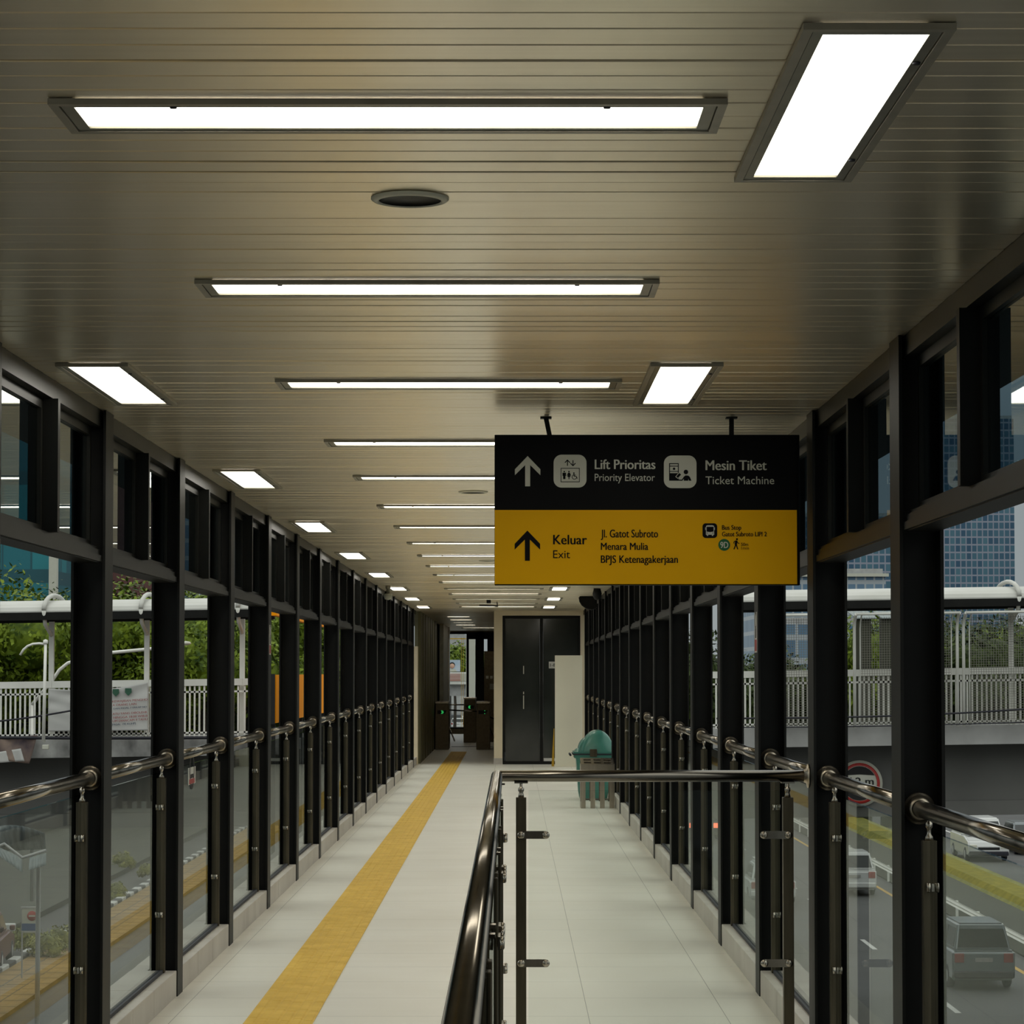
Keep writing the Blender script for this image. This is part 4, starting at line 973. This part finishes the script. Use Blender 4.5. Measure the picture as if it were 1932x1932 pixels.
# ============================================================ VEHICLES
def vehicle(name, lab, cat, loc, rz, paint, L=4.4, Wc=1.75, H=1.55, kind='suv', brake=False, lit=False):
    """nose towards +Y before rotation"""
    t = thing(name, lab, cat, loc, rz)
    g = .18; belt = H*.58; hw_ = Wc/2
    if kind == 'suv': prof = [(-L/2, .42), (-L/2+.02, belt), (-L/2+.12, belt+.04), (L/2-1.25, belt+.02), (L/2-.12, belt-.18), (L/2, .72), (L/2, .38), (L/2-.1, g+.08), (-L/2+.1, g+.08)]
    else: prof = [(-L/2, .46), (-L/2+.03, belt-.02), (-L/2+.14, belt+.03), (L/2-1.2, belt), (L/2-.2, belt-.2), (L/2, .66), (L/2, .36), (L/2-.1, g+.06), (-L/2+.1, g+.06)]
    MB().prism(prof, -hw_, hw_, 'YZ').build('body_shell', paint, t, .07, seg=3)
    # greenhouse
    rb, rf = -L/2+.10, L/2-(1.35 if H < 1.9 else .85); tb_, tf = -L/2+.42, L/2-(2.05 if H < 1.9 else 1.45)
    def gh(b, z0, z1, y0a, y1a, y0b, y1b, wa, wb):
        b.add([(-wa, y0a, z0), (wa, y0a, z0), (wa, y1a, z0), (-wa, y1a, z0), (-wb, y0b, z1), (wb, y0b, z1), (wb, y1b, z1), (-wb, y1b, z1)], [(0,3,2,1), (4,5,6,7), (0,1,5,4), (1,2,6,5), (2,3,7,6), (3,0,4,7)])
    b = MB(); gh(b, belt, H-.03, rb, rf, tb_, tf, hw_-.08, hw_-.22); cabin = b.build('cabin', paint, t, .06, seg=3)
    # windows stand a hair proud of the cabin
    def lerp(u): return hw_-.08-.14*u
    z0, z1 = belt+.08, H-.13
    for (u0, u1) in ((.14, .80),):
        za, zb_ = belt+(H-.03-belt)*u0, belt+(H-.03-belt)*u1
        yra, yrb = rb+(tb_-rb)*u0, rb+(tb_-rb)*u1; yfa, yfb = rf+(tf-rf)*u0, rf+(tf-rf)*u1
        wa, wb = lerp(u0)-.07, lerp(u1)-.07
        MB().add([(-wa, yra-.012, za), (wa, yra-.012, za), (wb, yrb-.012, zb_), (-wb, yrb-.012, zb_), (-wa, yra+.02, za), (wa, yra+.02, za), (wb, yrb+.02, zb_), (-wb, yrb+.02, zb_)], [(0,1,2,3), (7,6,5,4), (0,4,5,1), (1,5,6,2), (2,6,7,3), (3,7,4,0)]).build('rear_window', 'car_glass', cabin)
        MB().add([(-wa, yfa+.012, za), (wa, yfa+.012, za), (wb, yfb+.012, zb_), (-wb, yfb+.012, zb_), (-wa, yfa-.02, za), (wa, yfa-.02, za), (wb, yfb-.02, zb_), (-wb, yfb-.02, zb_)], [(0,1,2,3), (7,6,5,4), (0,4,5,1), (1,5,6,2), (2,6,7,3), (3,7,4,0)]).build('windscreen', 'car_glass', cabin)
        for s_ in (-1, 1):
            xa_, xb_ = s_*(lerp(u0)+.012), s_*(lerp(u1)+.012); ym = (yra+yfa)/2
            for (p, q, p2, q2) in ((yra+.22, ym-.04, yrb+.14, ym-.04), (ym+.04, yfa-.14, ym+.04, yfb-.08)):
                MB().add([(xa_, p, za), (xa_, q, za), (xb_, q2, zb_), (xb_, p2, zb_), (xa_-s_*.03, p, za), (xa_-s_*.03, q, za), (xb_-s_*.03, q2, zb_), (xb_-s_*.03, p2, zb_)], [(0,1,2,3), (7,6,5,4), (0,4,5,1), (1,5,6,2), (2,6,7,3), (3,7,4,0)]).build('side_window', 'car_glass', cabin)
    rs = .33
    for s_ in (-1, 1):
        for yy in (-L/2+.85, L/2-.85):
            w_ = MB().lathe([(0, -.10), (rs-.05, -.10), (rs, -.07), (rs, .07), (rs-.05, .10), (0, .10)], (s_*(hw_-.08), yy, rs), 'X', 24).build('wheel', 'tyre', t)
            MB().lathe([(0, s_*.103), (rs*.55, s_*.103), (rs*.6, s_*.09), (0, s_*.09)], (s_*(hw_-.08), yy, rs), 'X', 16).build('hub', 'concrete', w_)
        MB().box(s_*hw_-.0, s_*(hw_+.16), rf-.25, rf-.12, belt+.02, belt+.18).build('wing_mirror', paint, t, .03)
        hw2 = hw_-.06
        MB().box(s_*(hw2-.26), s_*hw2, -L/2-.012, -L/2+.02, belt-.30, belt-.05).build('tail_lamp', 'brake_on' if brake else 'tail_red', t, .01)
        MB().box(s_*(hw2-.34), s_*hw2, L/2-.06, L/2+.012, .62, .80).build('head_lamp', 'head_on' if lit else 'sign_white', t, .02)
    MB().box(-.24, .24, -L/2-.02, -L/2-.002, belt-.28, belt-.17).build('number_plate', 'plate', t)
    MB().box(-hw_+.04, hw_-.04, -L/2-.06, -L/2+.04, .34, .54).build('rear_bumper', paint if kind != 'suv' else 'rubber', t, .03)
    MB().box(-hw_+.04, hw_-.04, L/2-.04, L/2+.06, .30, .50).build('front_bumper', paint if kind != 'suv' else 'rubber', t, .03)
    MB().box(-.5, .5, L/2-.05, L/2+.015, .56, .68).build('grille', 'black', t, .01)
    return t
vehicle('car', 'dark grey boxy car seen from behind through the nearest right glass pane', 'car', (13.05, 70.7, GZ), 0, 'car_silver', 4.4, 1.74, 1.85)
vehicle('car', 'white hatchback seen from behind below the round height sign', 'car', (13.45, 99.2, GZ), 0, 'car_white', 4.1, 1.75, 1.75, 'hatch')
vehicle('car', 'white car in the left lane beside the right post of the corner railing', 'car', (9.85, 95.5, GZ), 0, 'car_white', 4.2, 1.75, 1.6, 'hatch')
vehicle('car', 'dark car with lit red brake lamps in the left lane of the right road', 'car', (10.0, 132, GZ), 0, 'car_dark', 4.4, 1.8, 1.6, 'hatch', True)
vehicle('car', 'white van coming the other way beyond the green median', 'van', (20.9+1.2, 117, GZ), PI, 'car_white', 4.8, 1.9, 2.0)
vehicle('car', 'silver car with lit headlamps coming the other way at the right edge', 'car', (25.2, 121, GZ), PI, 'car_silver', 4.4, 1.8, 1.5, 'hatch', False, True)
vehicle('car', 'black car coming the other way under the right handrail', 'car', (26.0, 112, GZ), PI, 'car_dark', 4.4, 1.8, 1.5, 'hatch')
vehicle('car', 'dull red pickup parked at the left edge behind the striped kerb', 'car', (-15.95, 74, GZ), 0.1, 'car_red', 4.6, 1.7, 1.7)
vehicle('car', 'white car on the road below the far window', 'car', (-8.4, 384, GZ), 0, 'car_white', 4.4, 2.2, 1.7, 'hatch')
vehicle('car', 'dark car with lit tail lamps ahead of the white car below the far window', 'car', (-9.4, 415, GZ), 0, 'car_dark', 4.4, 2.2, 1.7, 'hatch', True)
# ============================================================ TREES
def leaves(rng, centres, n, size):
    """clumped leaf blades around the surfaces of several blobs"""
    tot = sum(r*r for _, r in centres); V = []; F = []
    for c, r in centres:
        m = int(n*r*r/tot)
        d = rng.normal(size=(m, 3)); d /= np.linalg.norm(d, axis=1)[:, None]
        rad = r*(.62+.44*rng.random(m)**.7)[:, None]*np.array([1, 1, .85])
        # lumpy surface
        lump = 1+.14*np.sin(d[:, 0:1]*7+c[0])+.12*np.sin(d[:, 2:3]*9+c[1])+.1*np.sin(d[:, 1:2]*11)
        p = np.array(c)+d*rad*lump
        a = rng.normal(size=(m, 3)); a -= d*(a*d).sum(1)[:, None]*.5; a /= np.linalg.norm(a, axis=1)[:, None]
        b_ = np.cross(d, a); b_ /= np.linalg.norm(b_, axis=1)[:, None]
        s = size*(.6+.8*rng.random(m))[:, None]
        q = np.stack([p-a*s, p+b_*s*.45, p+a*s, p-b_*s*.45], 1).reshape(-1, 3)
        o = len(V)
        V += q.tolist()
        F += [(o+4*i, o+4*i+1, o+4*i+2, o+4*i+3) for i in range(m)]
    return V, F
def tree(lab, x, y, z0, h, r, seed, m='leaf', n=6000, size=.13, cat='tree', name='tree', nb_=9, trunk=True):
    rng = np.random.default_rng(seed); t = thing(name, lab, cat, (x, y, z0))
    cs = [((0, 0, h-r*.9), r*.85)]
    for k in range(nb_):
        a = 2*PI*k/nb_+rng.random(); rr_ = r*(.45+.2*rng.random())
        cs.append(((math.cos(a)*r*.65, math.sin(a)*r*.65, h-r*(.7+.9*rng.random())), rr_))
    V, F = leaves(rng, cs, n, size)
    core = MB()
    for c, q in cs:
        nn = 10
        core.lathe([(q*.62*math.sin(PI*i/8), c[2]-q*.53*math.cos(PI*i/8)) for i in range(9)], (c[0], c[1], 0), 'Z', nn)
    core.v += V; off = len(core.v)-len(V)
    core.f += [[i+off for i in f] for f in F]; core.sm += [False]*len(F)
    core.build('crown', m, t, fix=False)
    if trunk:
        MB().tube([(0, 0, 0), (.1, 0, h*.3), (-.1, .1, h*.6), (0, 0, h-r)], [.25, .2, .15, .08], 10).build('trunk', 'bark', t)
    return t
TG = 'trees behind the flyover'
for i, (px, Y, top, r, m_, lab) in enumerate((
    (-10, 68, 1065, 2.6, 'leaf', 'bright green tree crown at the left photo edge above the white fence'),
    (95, 72, 1125, 2.2, 'leaf_dark', 'dark green tree behind the first white canopy post'),
    (60, 80, 1100, 3.0, 'leaf_dark', 'darker tree behind the left-edge tree'),
    (215, 70, 1085, 2.3, 'leaf', 'yellow-green tree above the printed banner'),
    (300, 71, 1070, 2.4, 'leaf_dark', 'dark leafed tree right of the printed banner'),
    (385, 69, 1090, 2.2, 'leaf', 'green tree in the third left opening'),
    (470, 72, 1060, 2.4, 'leaf', 'bright tree behind the last white canopy post'),
    (560, 74, 1070, 2.4, 'leaf', 'light green tree seen through the slit beside the orange frame'),
    (1300, 76, 1180, 2.0, 'leaf_dark', 'dark tree hidden mostly by the right columns'),
    (1450, 82, 1215, 1.8, 'leaf_dark', 'low tree seen through the mesh left of the third right column'),
    (1640, 80, 1140, 2.0, 'leaf', 'green tree above the mesh screen beside the sign'),
    (1760, 84, 1142, 2.4, 'leaf_dark', 'dark tree behind the right mesh screens'),
    (1870, 82, 1146, 2.3, 'leaf_dark', 'dark tree at the right photo edge behind the mesh'),
    (1960, 86, 1150, 2.3, 'leaf', 'tree just beyond the right photo edge'))):
    r *= (150+(Y-68)*2)/Y; Y = 150+(Y-68)*2          # they stand well behind the flyover
    p = at(px, top, Y)
    tree(lab, p.x, Y, GZ, p.z-GZ, r, 20+i, m_, 15000, .20)
# low dark hedge filling the lower trees
for i, (px, Y, top, r) in enumerate(((20, 76, 1215, 2.4), (150, 77, 1210, 2.4), (260, 75, 1205, 2.4), (370, 76, 1210, 2.4), (490, 77, 1200, 2.4), (1640, 90, 1215, 2.4), (1790, 92, 1215, 2.4), (1920, 92, 1210, 2.6))):
    r *= (150+(Y-68)*2)/Y; Y = 150+(Y-68)*2
    p = at(px, top, Y); tree('dark lower tree mass behind the flyover fence, %s from the left' % ORD[i].replace('nearest', 'first'), p.x, Y, GZ, p.z-GZ, r, 60+i, 'leaf_dark', 8000, .24)
for i, (px, py, Y, r, lab) in enumerate(((90, 1725, 76, .9, 'low yellow-green shrub behind the no-entry sign'), (45, 1728, 78, .8, 'low shrub left of the slim pole'), (118, 1690, 78, .8, 'shrub right of the slim pole'), (222, 1636, 95, .7, 'yellow-green shrub seen through the second left pane'), (235, 1598, 110, .8, 'small bright shrub farther up the left road'), (275, 1600, 105, .6, 'small shrub beside the second left post'))):
    r *= .55; p = at(px, py-8, Y); tree(lab, p.x, Y, GZ, max(.7, 1.3*r+.3), r, 90+i, 'bush_leaf', 1200, .06, 'shrub', 'shrub', 5, False)
# ============================================================ BUILDINGS
def building(lab, x0, x1, y0, y1, ztop, m, extras=None):
    t = thing('building', lab, 'building', ((x0+x1)/2, (y0+y1)/2, GZ)); w_ = (x1-x0)/2; d_ = (y1-y0)/2
    MB().box(-w_, w_, -d_, d_, 0, ztop-GZ).build('facade', m, t)
    MB().box(-w_+.3, w_-.3, -d_+.3, d_-.3, ztop-GZ, ztop-GZ+.6).build('roof_parapet', 'concrete', t)
    return t
def bx(px, Y): return at(px, 1268, Y).x
def bz(py, Y): return at(966, py, Y).z
building('teal glass office building at the left behind the trees', bx(-150, 230), bx(91, 230), 230, 255, bz(765, 230), 'teal')
t = thing('building_pillar', 'tall pale concrete shaft beside the teal building', 'pillar', (bx(98, 228), 228, GZ)); MB().box(-.36, .36, 0, .9, 0, bz(1040, 228)-GZ).build('shaft', 'sign_white', t)
building('slate blue building right of the teal one', bx(92, 260), bx(134, 260), 260, 280, bz(820, 260), 'grey_block')
t = building('reddish brown building with sloping roof in the second left clerestory', bx(208, 250), bx(290, 250), 250, 270, bz(905, 250), 'red_block')
MB().prism([(bx(208,250)-t.location.x, bz(905,250)-GZ+.6), (bx(208,250)-t.location.x, bz(882,250)-GZ+.2), (bx(290,250)-t.location.x, bz(925,250)-GZ+.6)], -10, 10).build('sloping_roof', 'sticker_red', t)
building('grey block in the third left clerestory windows', bx(345, 280), bx(372, 280), 280, 300, bz(905, 280), 'blue_office')
building('tall dark blue office tower with a fine window grid on the right', bx(1735, 450), bx(1916, 450), 450, 480, bz(790, 450), 'tower')
building('blue gridded office block behind the second right column', bx(1440, 400), bx(1742, 400), 400, 430, bz(975, 400), 'tower')
t = building('pale office building with white fascia behind the right canopy', bx(1440, 300), bx(1672, 300), 300, 330, bz(1082, 300), 'blue_office')
MB().box(-8.0, 7.8, -15.5, -15.01, bz(1088, 300)-GZ, bz(1082, 300)-GZ).build('white_fascia', 'sign_white', t)
building('low building with sheet roof behind the mesh screen', bx(1480, 210), bx(1700, 210), 210, 220, bz(1178, 210), 'blue_office')
for i, (a0_, a1_) in enumerate(((1617, 1662), (1664, 1712))):
    P = at((a0_+a1_)/2, 1158, 140); t = thing('sheet_roof', 'pale tilted sheet roof, %s above the mesh screen' % ('left one' if i == 0 else 'right one'), 'roof', (P.x, 140, P.z))
    MB().add([(-.5, 0, -.15), (.3, 0, -.15), (.05, .6, .12), (-.75, .6, .12), (-.5, 0, -.19), (.3, 0, -.19), (.05, .6, .08), (-.75, .6, .08)], [(0,1,2,3), (7,6,5,4), (0,4,5,1), (1,5,6,2), (2,6,7,3), (3,7,4,0)]).build('roof_sheet', 'awning', t); t.scale = (1.5, 1.5, 1.5); MB().box(-.5, .1, .15, .55, (GZ-P.z)/1.5, -.16).build('wall', 'soil', t)
# beyond the far window: road bridge with printed panels, portrait billboard, trees, column
fb = thing('road_bridge', 'pale road bridge with salmon printed panel beyond the far window', 'bridge', (-7, 300, 0))
MB().box(-14, 14, 0, .5, bz(1291, 300), bz(1268, 300)).build('parapet', 'fence_white', fb)
MB().box(-14, 14, .6, 8, bz(1313, 300), bz(1291, 300)).build('girder', 'concrete', fb)
M['salmon'] = mat('salmon_print', (.42, .20, .15), .6, 0, .2, 1, stretch=(.2, 1, 3), col2=(.55, .40, .36))
MB().box(bx(840, 300)+7, bx(869, 300)+7, -.06, -.01, bz(1285, 300), bz(1271, 300)).build('printed_panel', 'salmon', fb)
MB().box(bx(869, 300)+7, bx(885, 300)+7, -.06, -.01, bz(1285, 300), bz(1271, 300)).build('printed_panel', 'sign_white', fb)
bb = thing('billboard', 'billboard showing a person head and shoulders on pale blue', 'billboard', (bx(853, 305), 305, 0))
M['pale_blue'] = mat('billboard_blue', (.30, .42, .55), .6, 0, .15, .6, col2=(.55, .58, .62)); M['skin'] = mat('billboard_skin', (.55, .33, .24), .6)
MB().box(-1.5, 1.0, 0, .2, bz(1267, 305), bz(1245, 305)).build('billboard_panel', 'pale_blue', bb)
MB().box(-.4, -.1, .2, .4, GZ, bz(1246, 305)).build('billboard_post', 'concrete', bb)
cz_ = bz(1257, 305)
MB().lathe([(0, -.03), (.36, -.03), (.36, 0), (0, 0)], (0, -.0, cz_+.15), 'Y', 20).build('printed_hair', 'black', bb)
MB().lathe([(0, -.05), (.31, -.05), (.31, -.03), (0, -.03)], (0, 0, cz_+.02), 'Y', 20).build('printed_face', 'skin', bb)
MB().prism([(-.6, bz(1267, 305)), (-.4, cz_-.35), (.4, cz_-.35), (.6, bz(1267, 305))], -.03, -.01).build('printed_shirt', 'sign_white', bb)
for i, (px, top, r) in enumerate(((835, 1213, 3), (858, 1208, 3.1), (882, 1214, 3))):
    p = at(px, top, 360+i*5); tree('tree beyond the far window, %s' % ['at its left edge', 'in the middle above the billboard', 'at its right edge'][i], p.x, 360+i*5, GZ, p.z-GZ, r, 120+i, 'leaf', 3000, .4)
building('grey building behind the trees beyond the far window', bx(820, 500), bx(876, 500), 500, 520, bz(1196, 500), 'concrete')
struct(pbox('road_far', 'concrete', -22, -1, 320, 499, GZ-.04, GZ+.004))
t = thing('bridge_column', 'broad pale concrete column seen right of the far window bar', 'column', (bx(890, 120), 120, GZ)); MB().box(-.28, .16, 0, 1, 0, bz(1199, 120)-GZ).build('column_shaft', 'sign_white', t)
t = thing('yellow_crane_pole', 'thin yellow poles before the distant trees', 'pole', (bx(874, 280), 280, GZ))
for dx in (0, -.22): MB().box(dx-.018, dx+.018, 0, .1, 0, bz(1203, 280)-GZ).build('pole_shaft', 'yellow_plastic', t)
MB().box(-2, .3, 0, .1, bz(1206, 280)-GZ, bz(1204, 280)-GZ).build('jib', 'yellow_plastic', t)
